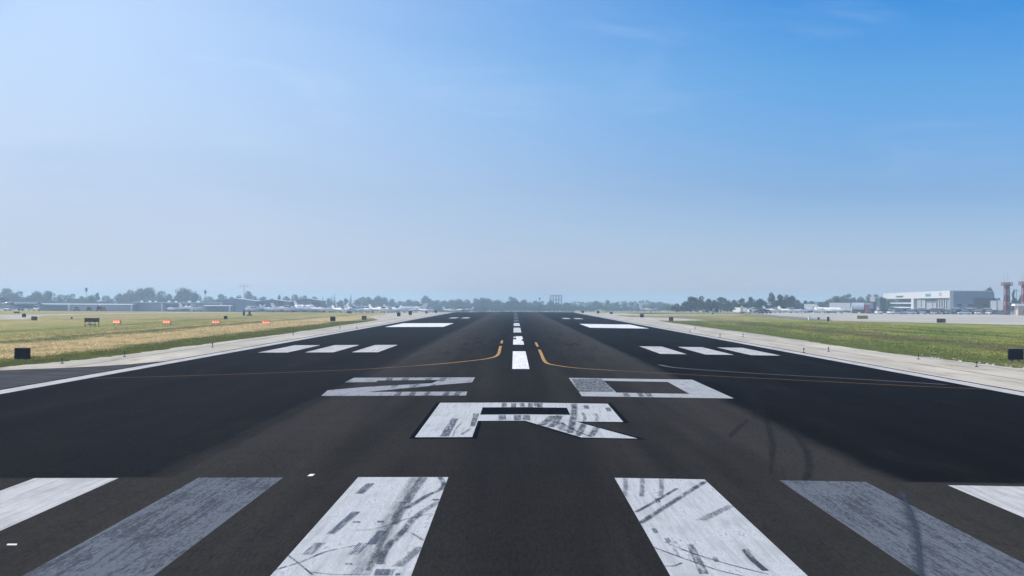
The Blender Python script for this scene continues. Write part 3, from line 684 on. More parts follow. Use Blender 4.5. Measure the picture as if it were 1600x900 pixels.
# weather mast and cabinet
x, y = A(381, 493.2); s = px(y)
t = thing('weather_mast', 'tall thin weather mast with three sensors on a crossarm in the left grass', 'mast', (x, y, gz(x, y) - 0.06))
MB().tube([(0, 0, 0), (0, 0, 48 * s)], [0.09, 0.05], 8).build('pole', m_steel, t)
MB().tube([(-0.85, 0, 45.6 * s), (0.85, 0, 45.6 * s)], 0.025, 6).build('crossarm', m_steel, t)
for sx, dz_ in ((-0.85, 0.0), (0.0, 0.4), (0.85, 0.0)):
    MB().tube([(sx, 0, 45.6 * s + dz_), (sx, 0, 45.6 * s + dz_ + 0.35)], [0.10, 0.04], 8).build('sensor', m_darksteel, t)
MB().box(-0.24, 0.24, -0.2, 0.2, 0.06, 8.4 * s).build('cabinet', m_darksteel, t, bevel=0.02)
MB().box(-0.5, 0.5, -0.4, 0.4, 0, 0.09).build('concrete_pad', m_concrete, t)
x, y = A(390, 493)
t = thing('equipment_cabinet', 'short dark equipment cabinet on a wide base right of the weather mast', 'cabinet', (x, y, gz(x, y) - 0.06))
MB().box(-0.26, 0.26, -0.2, 0.2, 0.30, 1.15).build('cabinet', m_darksteel, t, bevel=0.02)
MB().tube([(-0.05, 0, 1.1), (-0.05, 0, 1.45)], 0.12, 8).build('sensor', m_darksteel, t)
MB().box(-0.65, 0.65, -0.4, 0.4, 0, 0.305).build('base', m_brown, t, bevel=0.03)
# runway edge lights
proto = thing('edge_light', 'x', 'edge light', group='small stake lights along the shoulders')
MB().tube([(0, 0, 0), (0, 0, 0.05)], 0.12, 10).build('base_plate', m_darksteel, proto)
MB().tube([(0, 0, 0.05), (0, 0, 0.24)], 0.025, 6).build('stem', m_darksteel, proto)
MB().tube([(0, 0, 0.235), (0, 0, 0.30), (0, 0, 0.38)], [0.055, 0.065, 0.04], 8).build('lens', m_darksteel, proto)
LL = [(97, 567.5), (194.5, 556.8), (332, 542.3), (458, 523.6), (531, 513), (557.5, 514)]
RL = [(1526, 573), (1435, 561), (1294.5, 549), (1256, 550.6), (1161, 526), (1125, 527), (1086, 514), (1078, 519.6)]
for side_, lst in (('left', LL), ('right', RL)):
    for i, (u, v) in enumerate(lst):
        x, y = A(u, v)
        n_ = 'nearest' if i == 0 else ORD[i] + ' nearest'
        dup(proto, USED, 'tiny dark stake light on the %s concrete shoulder, %s there' % (side_, n_), (x, y, gz(x, y) - 0.025), rnd.uniform(0, 6), 1.0)
# broken concrete lumps along the right grass edge
mb = MB()
for i in range(70):
    u = rnd.uniform(1440, 1600); v = lerp(557, 576, (u - 1440) / 160) + rnd.uniform(-2.2, -0.4)
    x, y = A(u, v); s = rnd.uniform(0.06, 0.16); z = gz(x, y) - 0.03
    mb.add([(x + s * rnd.uniform(.6, 1.4) * math.cos(a), y + s * rnd.uniform(.6, 1.4) * math.sin(a), z) for a in (0, 1.3, 2.5, 3.8, 5)] + [(x + s * .3, y, z + s * rnd.uniform(.5, .9)), (x - s * .3, y + s * .2, z + s * rnd.uniform(.4, .8))],
           [(0, 1, 5), (1, 2, 6, 5), (2, 3, 6), (3, 4, 6), (4, 0, 5, 6)])
o = mb.build('rubble', m_rock); o['kind'] = 'stuff'; o['label'] = 'pale broken concrete lumps along the right grass edge'

# ------------------------------------------------------------------ grass tufts (near verges)
def tufts(name, label, count, sampler):
    r = random.Random(11); mb = MB(); V, Fc = [], []
    for i in range(count):
        x, y, hmax = sampler(r); z = gz(x, y) - 0.07
        for b in range(3):
            a = r.uniform(0, 6.28); h = hmax * r.uniform(0.5, 1.2) + 0.05; wd = r.uniform(0.03, 0.08); ln = r.uniform(-0.16, 0.16)
            cx, cy = x + r.uniform(-.12, .12), y + r.uniform(-.12, .12); q = len(V)
            V += [(cx - wd * math.cos(a), cy - wd * math.sin(a), z), (cx + wd * math.cos(a), cy + wd * math.sin(a), z), (cx + ln, cy + r.uniform(-.12, .12), z + h)]
            Fc.append((q, q + 1, q + 2))
    me = bpy.data.meshes.new(name); me.from_pydata(V, [], Fc); me.materials.append(m_tuft)
    o = link(bpy.data.objects.new(name, me)); o['kind'] = 'stuff'; o['label'] = label
    return o
def edge_x(edge, y):
    for (a, b) in zip(edge, edge[1:]):
        if a[1] <= y <= b[1]: return lerp(a[0], b[0], (y - a[1]) / max(1e-6, b[1] - a[1]))
    return edge[-1][0] if y > edge[-1][1] else edge[0][0]
fl, fr = sorted(fine_l, key=lambda p: p[1]), sorted(fine_r, key=lambda p: p[1])
def left_s(r):
    y = 96 + 270 * r.random() ** 1.5
    x = edge_x(fl, y) - 0.15 - (3.2 * r.random() ** 2 if r.random() < 0.35 else 30 * r.random() ** 1.2)
    return x, y, 0.09 if x > -33 else 0.08
def right_s(r):
    y = 106 + 300 * r.random() ** 1.4
    x = edge_x(fr, y) + 0.15 + (3.2 * r.random() ** 2 if r.random() < 0.35 else 42 * r.random() ** 1.1)
    return x, y, 0.09
tufts('grass', 'green and straw coloured grass of the left verge', 45000, left_s)
tufts('grass', 'green and brown grass of the right verge', 50000, right_s)

# ------------------------------------------------------------------ trees
def crown_mesh(kind, seed, n):
    r = random.Random(seed); mb = MB(); lobes = []
    if kind == 'broad':
        for i in range(r.randint(11, 15)):
            a = r.uniform(0, 6.28); q = r.random() ** 0.6 * 0.33; z = r.uniform(0.22, 0.82); rad = r.uniform(0.13, 0.22)
            f_ = 1.0 - max(0, z - 0.55) * 1.5
            lobes.append((q * math.cos(a) * f_ * 1.05, q * math.sin(a) * f_, z, rad))
        lobes.append((r.uniform(-.08, .08), 0, 0.84, 0.15))
    elif kind == 'ragged':
        for i in range(r.randint(12, 16)):
            a = r.uniform(0, 6.28); q = r.random() * 0.38; z = r.uniform(0.15, 0.92); rad = r.uniform(0.07, 0.15)
            lobes.append((q * math.cos(a) * (1.15 - z * 0.75), q * math.sin(a) * (1.15 - z * 0.75), z, rad))
    elif kind == 'conifer':
        for i in range(16):
            z = 0.08 + 0.88 * i / 15; rad = 0.34 * (1 - i / 16.5)
            for j in range(3): a = r.uniform(0, 6.28); lobes.append((rad * 0.6 * math.cos(a), rad * 0.6 * math.sin(a), z, rad * 0.55 + 0.02))
    elif kind == 'bush':
        for i in range(10):
            lobes.append((r.uniform(-.38, .38), r.uniform(-.25, .25), r.uniform(0.15, 0.6), r.uniform(0.15, 0.28)))
    vol = [l[3] ** 2 for l in lobes]
    for i in range(n):
        l = r.choices(lobes, vol)[0]
        d = Vector((r.gauss(0, 1), r.gauss(0, 1), r.gauss(0, 1))).normalized() * l[3] * r.uniform(0.62, 1.08)
        c = Vector(l[:3]) + d; nrm = (d.normalized() + Vector((r.gauss(0, .5), r.gauss(0, .5), r.gauss(0, .5)))).normalized()
        a = nrm.orthogonal().normalized(); b = nrm.cross(a); s = r.uniform(0.018, 0.042) * (0.8 if kind == 'conifer' else 1.0)
        e = r.uniform(0, 3); a, b = a * math.cos(e) + b * math.sin(e), b * math.cos(e) - a * math.sin(e)
        mb.add([c - a * s, c - b * s * .6 + nrm * s * .25, c + a * s, c + b * s * .6 + nrm * s * .25], [(0, 1, 2, 3)])
    return mb
def trunk_mesh(seed, kind):
    r = random.Random(seed + 50); mb = MB()
    mb.tube([(0, 0, 0), (0.01, 0, 0.2), (0, 0.01, 0.45), (0.01, 0, 0.72)], [0.035, 0.026, 0.017, 0.006], 7)
    if kind != 'conifer':
        for i in range(6):
            a = i * 1.05 + r.uniform(0, .5); z = r.uniform(0.18, 0.42)
            mb.tube([(0, 0, z), (0.14 * math.cos(a), 0.14 * math.sin(a), z + 0.14), (0.28 * math.cos(a), 0.28 * math.sin(a), z + 0.30)], [0.013, 0.009, 0.003], 5)
    return mb
PROTO = {}
def make_tree(kind, seed, leaf, n):
    nm = {'broad': 'broadleaf_tree', 'ragged': 'broadleaf_tree', 'conifer': 'conifer_tree', 'bush': 'shrub'}[kind]
    t = thing(nm, 'x', 'shrub' if kind == 'bush' else 'tree')
    trunk_mesh(seed, kind).build('trunk', m_bark, t)
    crown_mesh(kind, seed, n).build('crown', leaf, t)
    return t
def make_palm(seed):
    r = random.Random(seed); t = thing('palm_tree', 'x', 'tree')
    MB().tube([(0, 0, 0), (0.006, 0, 0.4), (0, 0, 0.88)], [0.02, 0.014, 0.012], 7).build('trunk', m_bark, t)
    mb = MB()
    for i in range(46):
        a = r.uniform(0, 6.28); e = r.uniform(-1.0, 1.3); ln = 0.12; p = Vector((0, 0, 0.89)); d = Vector((math.cos(a) * math.cos(e), math.sin(a) * math.cos(e), math.sin(e)))
        sd = Vector((-math.sin(a), math.cos(a), 0)) * 0.020
        q1 = p + d * ln * 0.6; q2 = p + d * ln + Vector((0, 0, -0.03))
        mb.add([p, q1 + sd, q2, q1 - sd], [(0, 1, 2, 3)])
    mb.build('crown', m_leaf_dark, t); return t
def get_proto(kind, i, dark):
    key = (kind, i, dark)
    if key not in PROTO:
        PROTO[key] = make_palm(i) if kind == 'palm' else make_tree(kind, i * 7 + (3 if dark else 0) + len(kind), m_leaf_dark if dark else m_leaf, {'broad': 2600, 'ragged': 2000, 'conifer': 1500, 'bush': 900}[kind])
    return PROTO[key]
TREES = [
 ('behind the jet on the far left', 1440, 0, [(-12, 451, 34), (8, 449.5, 34), (30, 454.5, 30), (46, 461, 20), (61, 455.5, 26), (76, 454.5, 24), (93, 460, 24), (113, 458.5, 24), (128, 462, 18)]),
 ('behind the long low hangar', 1440, 0, [(140, 461, 24), (152, 456.5, 16, 'ragged'), (167, 461.5, 24), (187, 458, 22), (202, 452.5, 28), (216, 451, 26), (231, 449, 30), (250, 454, 24), (264, 459, 22), (281, 455, 22), (293, 450.5, 36), (306, 458, 20)]),
 ('between the two hangar rows', 1560, 0, [(327, 463, 30), (345, 459, 26), (360, 460, 22, 'ragged'), (372, 462, 16), (388, 455, 18), (398, 462, 18), (412, 463, 22), (425, 463, 14, 'ragged'), (436, 459.5, 12, 'ragged')]),
 ('above the gabled hangars', 1500, 0, [(447, 463, 20), (462, 459.5, 20), (476, 461, 18), (491, 463, 18), (504, 463, 14, 'conifer'), (513, 466, 12), (518, 462, 12, 'conifer'), (522.5, 459, 9, 'conifer'), (533, 466, 18, 'ragged'), (541, 465, 14, 'ragged'), (548, 460, 10, 'conifer')]),
 ('behind the parked white planes', 1600, 0, [(556, 468, 16), (567, 463.5, 22), (577, 463.5, 22), (589, 462.5, 20), (601, 464.5, 20), (613, 466.5, 18), (625, 470, 20), (638, 467.5, 20), (651, 470, 22), (665, 462, 20), (671, 466, 16), (683, 468, 18), (694, 469, 18)]),
 ('left of the runway end', 1640, 0, [(704, 468.5, 20), (718, 467, 20), (731, 467.5, 18), (743, 465.5, 20), (753, 464.5, 18), (764, 466, 20), (777, 468.5, 22), (787, 472, 14)]),
 ('straight beyond the runway end', 1640, 0, [(798, 463, 18), (808, 468, 16), (818, 468.5, 18), (828, 472, 14), (836, 469.5, 20), (847, 470, 18), (861, 469, 16), (872, 473, 18), (884, 472.5, 20), (896, 475, 22), (908, 477, 18)]),
 ('right of the runway end', 1640, 0, [(922, 475, 20), (934, 470.5, 18), (950, 468.5, 14, 'ragged'), (957, 474, 12), (964, 471.5, 14), (976, 471.5, 18, 'ragged'), (986, 472, 18, 'ragged'), (996, 473, 14, 'ragged'), (1006, 475, 16), (1016, 472, 18), (1030, 471, 22), (1042, 474, 16)]),
 ('in the grove left of the vans', 860, 1, [(1058, 473.5, 18), (1068, 472.5, 20), (1080, 462.5, 26), (1090, 462, 24, 'ragged'), (1098, 469, 18), (1107, 466, 22), (1117, 468, 16), (1126, 463.5, 26), (1137, 468, 20), (1147, 468, 16, 'ragged'), (1151, 471, 12)]),
 ('in the grove behind the black cars', 860, 1, [(1161, 465.5, 18), (1173, 463, 18), (1183, 468, 12), (1188, 466, 18), (1196, 470, 12), (1207, 457.5, 20, 'ragged'), (1218, 459, 18), (1229, 459.5, 20), (1237, 461, 16), (1246, 467.5, 18), (1258, 469, 14)]),
 ('behind the white trucks', 1080, 0, [(1268, 470, 22), (1281, 471, 20), (1293, 468, 22), (1306, 462.5, 24), (1316, 463, 18), (1326, 458.5, 22), (1334, 464, 16), (1347, 464, 18), (1358, 460, 18), (1367, 459.5, 18), (1377, 463, 18), (1388, 467, 14)]),
 ('right of the big hangar', 900, 1, [(1547, 448.5, 22), (1560, 464.5, 14), (1569, 471, 14), (1586, 465, 18), (1596, 460, 20), (1610, 452, 26)]),
]
ti = 0
for where, dist, dark, lst in TREES:
    grp = 'trees ' + where; total = len(lst)
    for i, e in enumerate(lst):
        u, v, wp = e[:3]; kind = e[3] if len(e) > 3 else 'broad'
        y = dist + rnd.uniform(-55, 70); p = far(u, y)
        h = height_to(u, v, y); wd = wp * px(y) * 1.12
        pr = get_proto(kind, ti % 5, dark); ti += 1
        adj = {'conifer': 'spiky conifer', 'ragged': 'thin ragged tree', 'broad': 'broad tree' if wp >= 22 else 'rounded tree'}[kind]
        ext = 'leftmost' if i == 0 else 'rightmost' if i == total - 1 else ORD[i] + ' from the left'
        o = dup(pr, USED, '%s %s %s, %s' % ('dark' if dark else 'hazy', adj, where, ext), (p.x, p.y, p.z - 0.1), rnd.uniform(0, 6.28), (wd / (0.86 if kind != 'conifer' else 0.72), wd / 0.86, h / 0.99), grp)
for u, v, y, lb in ((134.5, 447.5, 1150, 'lone tall palm with a round head rising behind the long low hangar'), (320.5, 451.5, 1180, 'tall palm rising right of the broad tree on the left'), (843, 463.5, 1300, 'small palm sticking up beyond the runway end')):
    p = far(u, y); h = height_to(u, v, y)
    dup(get_proto('palm', 1, 1), USED, lb, (p.x, p.y, p.z - 0.1), rnd.uniform(0, 6), (h * 0.62 if u < 800 else h * 0.5, h * 0.62 if u < 800 else h * .5, h))
for i, (u, v, wp, y) in enumerate([(325, 466, 16, 1090), (331, 468.5, 18, 1085), (1583, 455, 12, 880)]):
    p = far(u, y); h = height_to(u, v, y); wd = wp * px(y)
    dup(get_proto('ragged' if i == 2 else 'bush', 2, 1), USED, ['dark sloping shrub left of the pale gabled roof', 'dark low shrub against the pale gabled roof', 'thin dark tree between the two red towers'][i], (p.x, p.y, p.z - .1), i, (wd, wd, h / 0.9))
# understorey: hedges of shrubs that close the foot of the tree lines
r_ = random.Random(8); ug = MB(); bush = [crown_mesh('bush', q, 700) for q in range(3)]
for u0, u1, vt, y, step_ in ((-10, 330, 471, 1300, 16), (330, 700, 474, 1520, 18), (690, 1050, 478, 1390, 16), (1050, 1400, 477, 960, 15)):
    u = u0
    while u < u1:
        p = far(u, y + r_.uniform(-30, 30)); h = height_to(u, vt + r_.uniform(-2, 2), p.y) / 0.8; wd = step_ * 2.0 * px(y); sg = r_.choice((-1, 1))
        q = bush[r_.randrange(3)]
        ug.add([(p.x + a * wd * sg, p.y + b * wd * .8, p.z - .1 + c * h) for a, b, c in q.v], q.f)
        u += step_ * r_.uniform(0.8, 1.2)
o = ug.build('undergrowth', m_leaf); o['kind'] = 'stuff'; o['label'] = 'hazy shrubs closing the foot of the tree lines'
# far-off wood, one mass
r_ = random.Random(5); mb = MB()
for i in range(9000):
    u = r_.uniform(-60, 1660); y = r_.uniform(2100, 2350); p = far(u, y)
    top = height_to(u, 474.5 - 3.0 * math.sin(u * 0.021) - 1.8 * math.sin(u * 0.063 + 1) - 1.0 * math.sin(u * .17), y) + (r_.random() - .5) * 1.2
    z = p.z + top * r_.random() ** 0.5; s = r_.uniform(0.7, 1.7); a = Vector((r_.gauss(0, 1), r_.gauss(0, 1), r_.gauss(0, 1))).normalized(); b = a.orthogonal().normalized()
    c = Vector((p.x, p.y, z)); mb.add([c - a * s, c - b * s, c + a * s, c + b * s], [(0, 1, 2, 3)])
o = mb.build('far_wood', m_leaf); o['kind'] = 'stuff'; o['label'] = 'pale blue far-off wood on the horizon'

# ------------------------------------------------------------------ buildings
def wbox(t, name, m, *a, **kw): return MB().box(*a).build(name, m, t, **kw)
# long low hangars on the left (broad side to the runway)
def low_hangar(u0, u1, v, y, label, doors, wall, roof, vents=(), thick=0.5, depth=14):
    a, b = far(u0, y), far(u1, y); wid = b.x - a.x; h = height_to((u0 + u1) / 2, v, y)
    t = thing('hangar', label, 'hangar', ((a.x + b.x) / 2, y, min(a.z, b.z) - 0.1))
    wbox(t, 'wall', wall, -wid / 2, wid / 2, 0, depth, 0, h - thick)
    rf = MB().box(-wid / 2 - .5, wid / 2 + .5, -0.8, depth + .5, h - thick + .003, h, (0.0, 0.6)).build('roof', roof, t)
    n = int(wid / 13)
    for i in range(n):
        x = -wid / 2 + wid * (i + 0.5) / n
        wbox(t, 'door', m_bay if i in doors else m_greywall, x - wid / n * 0.42, x + wid / n * 0.42, -0.10, -0.002, 0, (h - thick) * 0.86)
        wbox(t, 'post', m_roofgrey, x + wid / n * 0.44, x + wid / n * 0.5, -0.25, -0.004, 0, h - thick - .004)
    for uu, ww, hh in vents:
        x = far(uu, y).x - (a.x + b.x) / 2; q = ww * px(y) / 2
        MB().box(x - q, x + q, 3, 5.5, h + .002, h + hh * px(y), (q * .35, .6)).build('roof_vent', m_white, t)
    return t
low_hangar(60, 207, 474.2, 1000, 'long low hangar with a pale roof edge behind the grey jet', (0, 3, 4, 8), m_bluewall, m_roofgrey)
low_hangar(208, 347, 472.0, 1010, 'long flat dark edged hangar with white roof vents', (1, 5, 6), m_bluewall, m_bluewall, [(163 + 56, 4, 2.4), (232, 5, 2.4), (241, 3.5, 2.2), (262, 5, 2.6), (273, 4, 2.0), (294, 5, 2.6), (308, 5.5, 2.6)])
def gable_hangar(u0, u1, vr, ve, y, label, wall, roof, doors=(), depth=26):
    a, b = far(u0, y), far(u1, y); wid = b.x - a.x; um = (u0 + u1) / 2; hr, he = height_to(um, vr, y), height_to(um, ve, y)
    t = thing('hangar', label, 'hangar', ((a.x + b.x) / 2, y, min(a.z, b.z) - .1)); w2 = wid / 2
    MB().rings([[(-w2, d, 0), (w2, d, 0), (w2, d, he), (0, d, hr - .3), (-w2, d, he)] for d in (0, depth)]).build('wall', wall, t)
    MB().rings([[(-w2 - .6, d, he + .02), (0, d, hr - .25), (w2 + .6, d, he + .02), (w2 + .6, d, he + .25), (0, d, hr), (-w2 - .6, d, he + .25)] for d in (-0.9, depth + .5)]).build('roof', roof, t)
    for du0, du1, dv in doors:
        x0, x1 = far(du0, y).x - (a.x + b.x) / 2, far(du1, y).x - (a.x + b.x) / 2; hh = height_to((du0 + du1) / 2, dv, y)
        n = 4
        for q in range(n): wbox(t, 'door', m_bay, x0 + (x1 - x0) * q / n + .05, x0 + (x1 - x0) * (q + 1) / n - .05, -0.12, -0.003, 0, hh)
    return t
gable_hangar(331, 399, 465.5, 470.5, 1060, 'pale gabled hangar behind the weather mast', m_bluewall, m_roofgrey, [(352, 368, 474)])
gable_hangar(398, 452, 467.5, 471.5, 1080, 'blue gabled hangar with a dark door opening right of the weather mast', m_bluewall, m_roofgrey, [(401, 412, 473), (434, 443, 470.5)])
gable_hangar(455, 502, 465.5, 470, 1090, 'taller blue hangar with a dark brown door behind the white planes', m_bluewall, m_roofgrey, [(487, 501, 472)])
low_hangar(320, 360, 476.5, 985, 'low annex in front of the pale gabled hangar', (0,), m_bluewall, m_roofgrey, thick=.4, depth=8)

# big white hangar on the right: long front to the runway, short side towards the camera
HY0 = 790.0; HX = far(1484, HY0).x; base = gz(HX, HY0) - 0.6; HT = EYE.z + ray(1484, 454).z * HY0 / ray(1484, 454).y - base
HYAW = R(5.0); L = HY0 * 0.33; W = far(1550, HY0).x - HX
t = thing('big_hangar', 'big white fronted hangar with blue grey side, on the right beyond the apron', 'hangar', (HX, HY0, base), -HYAW)
fz = HT * 0.70
wbox(t, 'wall', m_bay, 1.5, W - .02, 0.3, L - .3, 0, HT - .3)                       # core, set back behind the front
wbox(t, 'fascia', m_whitewall, 0, 1.48, 0, L, fz, HT)
wbox(t, 'roof', m_roofgrey, 1.4, W + .2, 0.1, L + .2, HT - .29, HT - .05)
wbox(t, 'side_wall', m_bluewall, 1.5, W * 0.54, 0.0, 0.295, 0, HT - .31)
wbox(t, 'side_wall', m_bluewall, W * 0.54 + .002, W, 0.0, 0.295, HT * 0.70, HT - .31)
wbox(t, 'annex_wall', m_brownwall, W * 0.54, W - .5, -0.6, 0.297, 0, HT * 0.70)
wbox(t, 'roof_edge', m_whitewall, 1.485, W + .2, -0.06, 0.09, HT - .30, HT)
for q in range(14):
    x = 1.7 + (W - 1.9) * q / 14
    wbox(t, 'wall_panel', m_bluewall, x, x + (W - 1.9) / 14 - .06, -0.05, -0.003, HT * 0.72, HT - .32)
for xx in (0.17, 0.42, 0.76):
    wbox(t, 'window', m_glass, W * xx, W * xx + 2.0, -0.66 if xx > .54 else -0.05, -0.601 if xx > .54 else -0.004, HT * 0.36, HT * 0.36 + 0.9)
def fy(u):                                                                          # distance along the front of direction u
    d = ray(u, 470); k_ = (d.x / d.y); sx, sy = math.sin(HYAW), math.cos(HYAW)
    return (EYE.x + k_ * HY0 - HX) / (sx - k_ * sy)
ya, yb = fy(1425.5), L - 22
wbox(t, 'pillar', m_whitewall, 0.003, 1.49, L - 22, L - .01, 0, fz - .003)
wbox(t, 'pillar', m_whitewall, 0.003, 1.49, ya - 5, ya + 5, 0, fz - .003)
wbox(t, 'pillar', m_whitewall, 0.003, 1.49, 0.01, 1.2, 0, fz - .003)
# office: windows in a grid
for row in range(3):
    for q in range(9):
        y0 = ya + 6 + (yb - ya - 10) * q / 9; y1 = y0 + (yb - ya - 10) / 9 - 2.0
        z0 = 0.4 + (fz - .6) * row / 3
        wn = wbox(t, 'window', m_glass, 1.2, 1.495, y0, y1, z0 + .5, z0 + (fz - .6) / 3 - .1)
    wbox(t, 'spandrel', m_roofgrey, 1.0, 1.497, ya + 5.01, yb - 3, 0.4 + (fz - .6) * row / 3 - .12, 0.4 + (fz - .6) * row / 3 + .42)
# bays: sliding door leaves
yd = [(fy(1459), fy(1444), m_greywall, 3), (fy(1442), fy(1430), m_greywall, 2)]
for y0, y1, m_, n in yd:
    lo, hi = min(y0, y1), max(y0, y1)
    for q in range(n): wbox(t, 'door_leaf', m_, 1.1 - .25 * (q % 2), 1.35 - .25 * (q % 2), lo + (hi - lo) * q / n, lo + (hi - lo) * (q + 1) / n - .6, 0, fz - (.3 if n == 2 else HT * .2))
y0, y1 = sorted((fy(1483), fy(1461)))
for q in range(6): wbox(t, 'door_leaf', m_greywall, 0.9, 1.2, y0 + (y1 - y0) * (q + .1) / 6, y0 + (y1 - y0) * (q + .62) / 6, 0, fz - .15)
# lettering on the fascia (too small in the photograph to be read): a dark word, a blue-green word, a grey square
for u0, u1, zf, zt, m_, n in ((1400, 1411, 0.77, 0.86, m_darksteel, 8), (1446, 1454, 0.78, 0.92, m_teal, 6)):
    a, b = sorted((fy(u0), fy(u1)))
    for q in range(n):
        l0 = a + (b - a) * q / n; hgt = zf + (zt - zf) * (1 if q in (0, n - 1, 3) else 0.7)
        wbox(t, 'sign_letter', m_, -0.12, -0.003, l0, l0 + (b - a) / n * 0.72, HT * zf, HT * hgt)
a, b = sorted((fy(1467.5), fy(1471))); wbox(t, 'sign_square', m_greywall, -0.1, -0.003, a, b, HT * 0.80, HT * 0.93)
# dark green shed left of the hangar
y = 900; a, b = far(1375, y), far(1385, y); h = height_to(1380, 465.5, y)
t = thing('shed', 'dark green box shed left of the big white hangar', 'shed', ((a.x + b.x) / 2, y, a.z - .1))
wbox(t, 'wall', m_green, -(b.x - a.x) / 2, (b.x - a.x) / 2, 0, 8, 0, h - .2); wbox(t, 'roof', m_green, -(b.x - a.x) / 2 - .2, (b.x - a.x) / 2 + .2, -.2, 8.2, h - .197, h)
for q in (-.25, .25): wbox(t, 'door', m_darksteel, q * (b.x - a.x) - .8, q * (b.x - a.x) + .8, -.08, -.003, 0, 2.4)
# red and white towers
def tower(u, vt, vplat, y, label, wpx=6.5, mast=None):
    p = far(u, y); h = height_to(u, vplat, y); ht = height_to(u, vt, y); s = px(y); r0 = wpx * s / 2
    t = thing('lattice_tower', label, 'tower', (p.x, p.y, p.z - .1), R(12), 'red and white towers')
    for sx in (-1, 1):
        for sy in (-1, 1): MB().tube([(sx * r0 * 1.12, sy * r0 * 1.12, 0), (sx * r0 * .9, sy * r0 * .9, h)], 0.20, 6).build('leg', [m_towerred][0], t)
    n = 9
    for i in range(n):
        z0, z1 = h * i / n, h * (i + 1) / n; m_ = m_towerpink if i in (6, 7, 3) else m_towerred; mb = MB()
        for a, b in (((-1, -1), (1, -1)), ((1, -1), (1, 1)), ((1, 1), (-1, 1)), ((-1, 1), (-1, -1))):
            f0, f1 = r0 * (1.12 - .22 * i / n), r0 * (1.12 - .22 * (i + 1) / n)
            mb.tube([(a[0] * f0, a[1] * f0, z0), (b[0] * f1, b[1] * f1, z1)], 0.11, 4); mb.tube([(b[0] * f0, b[1] * f0, z0), (a[0] * f1, a[1] * f1, z1)], 0.11, 4)
            mb.tube([(a[0] * f1, a[1] * f1, z1), (b[0] * f1, b[1] * f1, z1)], 0.14, 4)
        mb.build('bracing', m_, t)
    MB().box(-r0 * .55, r0 * .55, -r0 * .55, r0 * .55, 0, h).build('ladder_shaft', m_towerred, t)
    q = r0 * 2.0
    wbox(t, 'platform', m_towerred, -q, q, -q, q, h, h + .3)
    for sx in (-1, 1):
        wbox(t, 'rail', m_towerred, -q, q, sx * q - .1, sx * q + .1, h + (ht - h) * .80, ht); wbox(t, 'rail', m_towerred, sx * q - .1, sx * q + .1, -q + .11, q - .11, h + (ht - h) * .80, ht)
        for sy in (-1, 0, 1): wbox(t, 'rail_post', m_towerred, sx * q - .12, sx * q + .12, sy * q * .9 - .12, sy * q * .9 + .12, h + .3, ht - .02)
    wbox(t, 'cabin', m_towerpink, -q * .62, q * .62, -q * .62, q * .62, h + .3, h + (ht - h) * .7)
    for sx in mast or (): MB().tube([(sx * q, 0, ht), (sx * q, 0, ht + 15 * s)], .05, 5).build('antenna', m_steel, t)
tower(1573, 440.8, 446.2, 720, 'red and white lattice tower right of the big hangar, left one of two', mast=(-.7, .2))
tower(1600.5, 439.5, 445.5, 700, 'red and white lattice tower cut by the right picture edge', mast=(-.6, .3))
# pale frame structure far beyond the runway end
y = 1700; p = far(869, y); h = height_to(869, 461.2, y); s = px(y)
t = thing('frame_tower', 'pale open steel frame of tall columns beyond the runway end', 'steel frame', (p.x, p.y, p.z - .1))
for i in range(5):
    x = (i - 2) * 4.2 * s
    for d in (0, 9): MB().tube([(x, d, 0), (x, d, h - .4)], 0.42, 6).build('column', m_greywall, t)
for z in (h - .4, h * .72, h * .45):
    for d in (0, 9): MB().box(-8.9 * s, 8.9 * s, d - .3, d + .3, z + .002, z + .6).build('beam', m_greywall, t)
wbox(t, 'deck', m_greywall, -8.9 * s, 8.9 * s, 0.4, 8.6, h * .72 + .1, h * .72 + .4)
MB().tube([(-9.0 * s, 4, 0), (-12 * s, 4, h * .5), (-9.2 * s, 4, h * .93)], .25, 5).build('stair_frame', m_greywall, t)

# ------------------------------------------------------------------ vehicles
def wheels(t, xs_, ys_, r, wd=0.22):
    for y_ in ys_:
        for sx in (-1, 1):
            o = MB().tube([(sx * (xs_ - wd), y_, r), (sx * xs_, y_, r)], r, 12).build('wheel', m_tyre, t)
            MB().tube([(sx * (xs_ + .003), y_, r), (sx * (xs_ + .03), y_, r)], r * .6, 10).build('rim', m_rim, o)
def make_car(paint, suv=False):
    t = thing('parked_car', 'x', 'car', group='cars parked before the big hangar'); hb = 0.95 if suv else 0.82; ht = 1.72 if suv else 1.42
    prof = [(-2.25, .32), (2.2, .32), (2.28, .6), (2.2, hb - .02), (1.2 if not suv else 2.1, hb + .06), (-1.25, hb + .05), (-2.15, hb - .12), (-2.3, .58)]   # (y, z); front at -y
    MB().rings([[(sx * .88, a, b) for a, b in prof] for sx in (-1, 1)]).build('body', paint, t, bevel=0.06)
    y0, y1 = (-1.2, 2.05) if suv else (-1.15, 1.35)
    MB().box(-.80, .80, y0, y1, hb - .02, ht - .06, (.12, .42 if not suv else .30)).build('window', m_glass, t)
    MB().box(-.70, .70, y0 + .42, y1 - .35, ht - .07, ht, (.06, .1)).build('roof', paint, t, bevel=.02)
    for sx in (-1, 1):
        MB().box(sx * .62 - .17, sx * .62 + .17, -2.33, -2.2, .58, .72).build('headlight', m_lens, t); MB().box(sx * .68 - .13, sx * .68 + .13, 2.2, 2.31, .62, .76).build('tail_light', m_red, t)
        MB().box(sx * .98 - .08, sx * .98 + .08, y0 + .15, y0 + .3, hb, hb + .13).build('mirror', paint, t)
    wheels(t, .90, (-1.4, 1.4), .33); return t
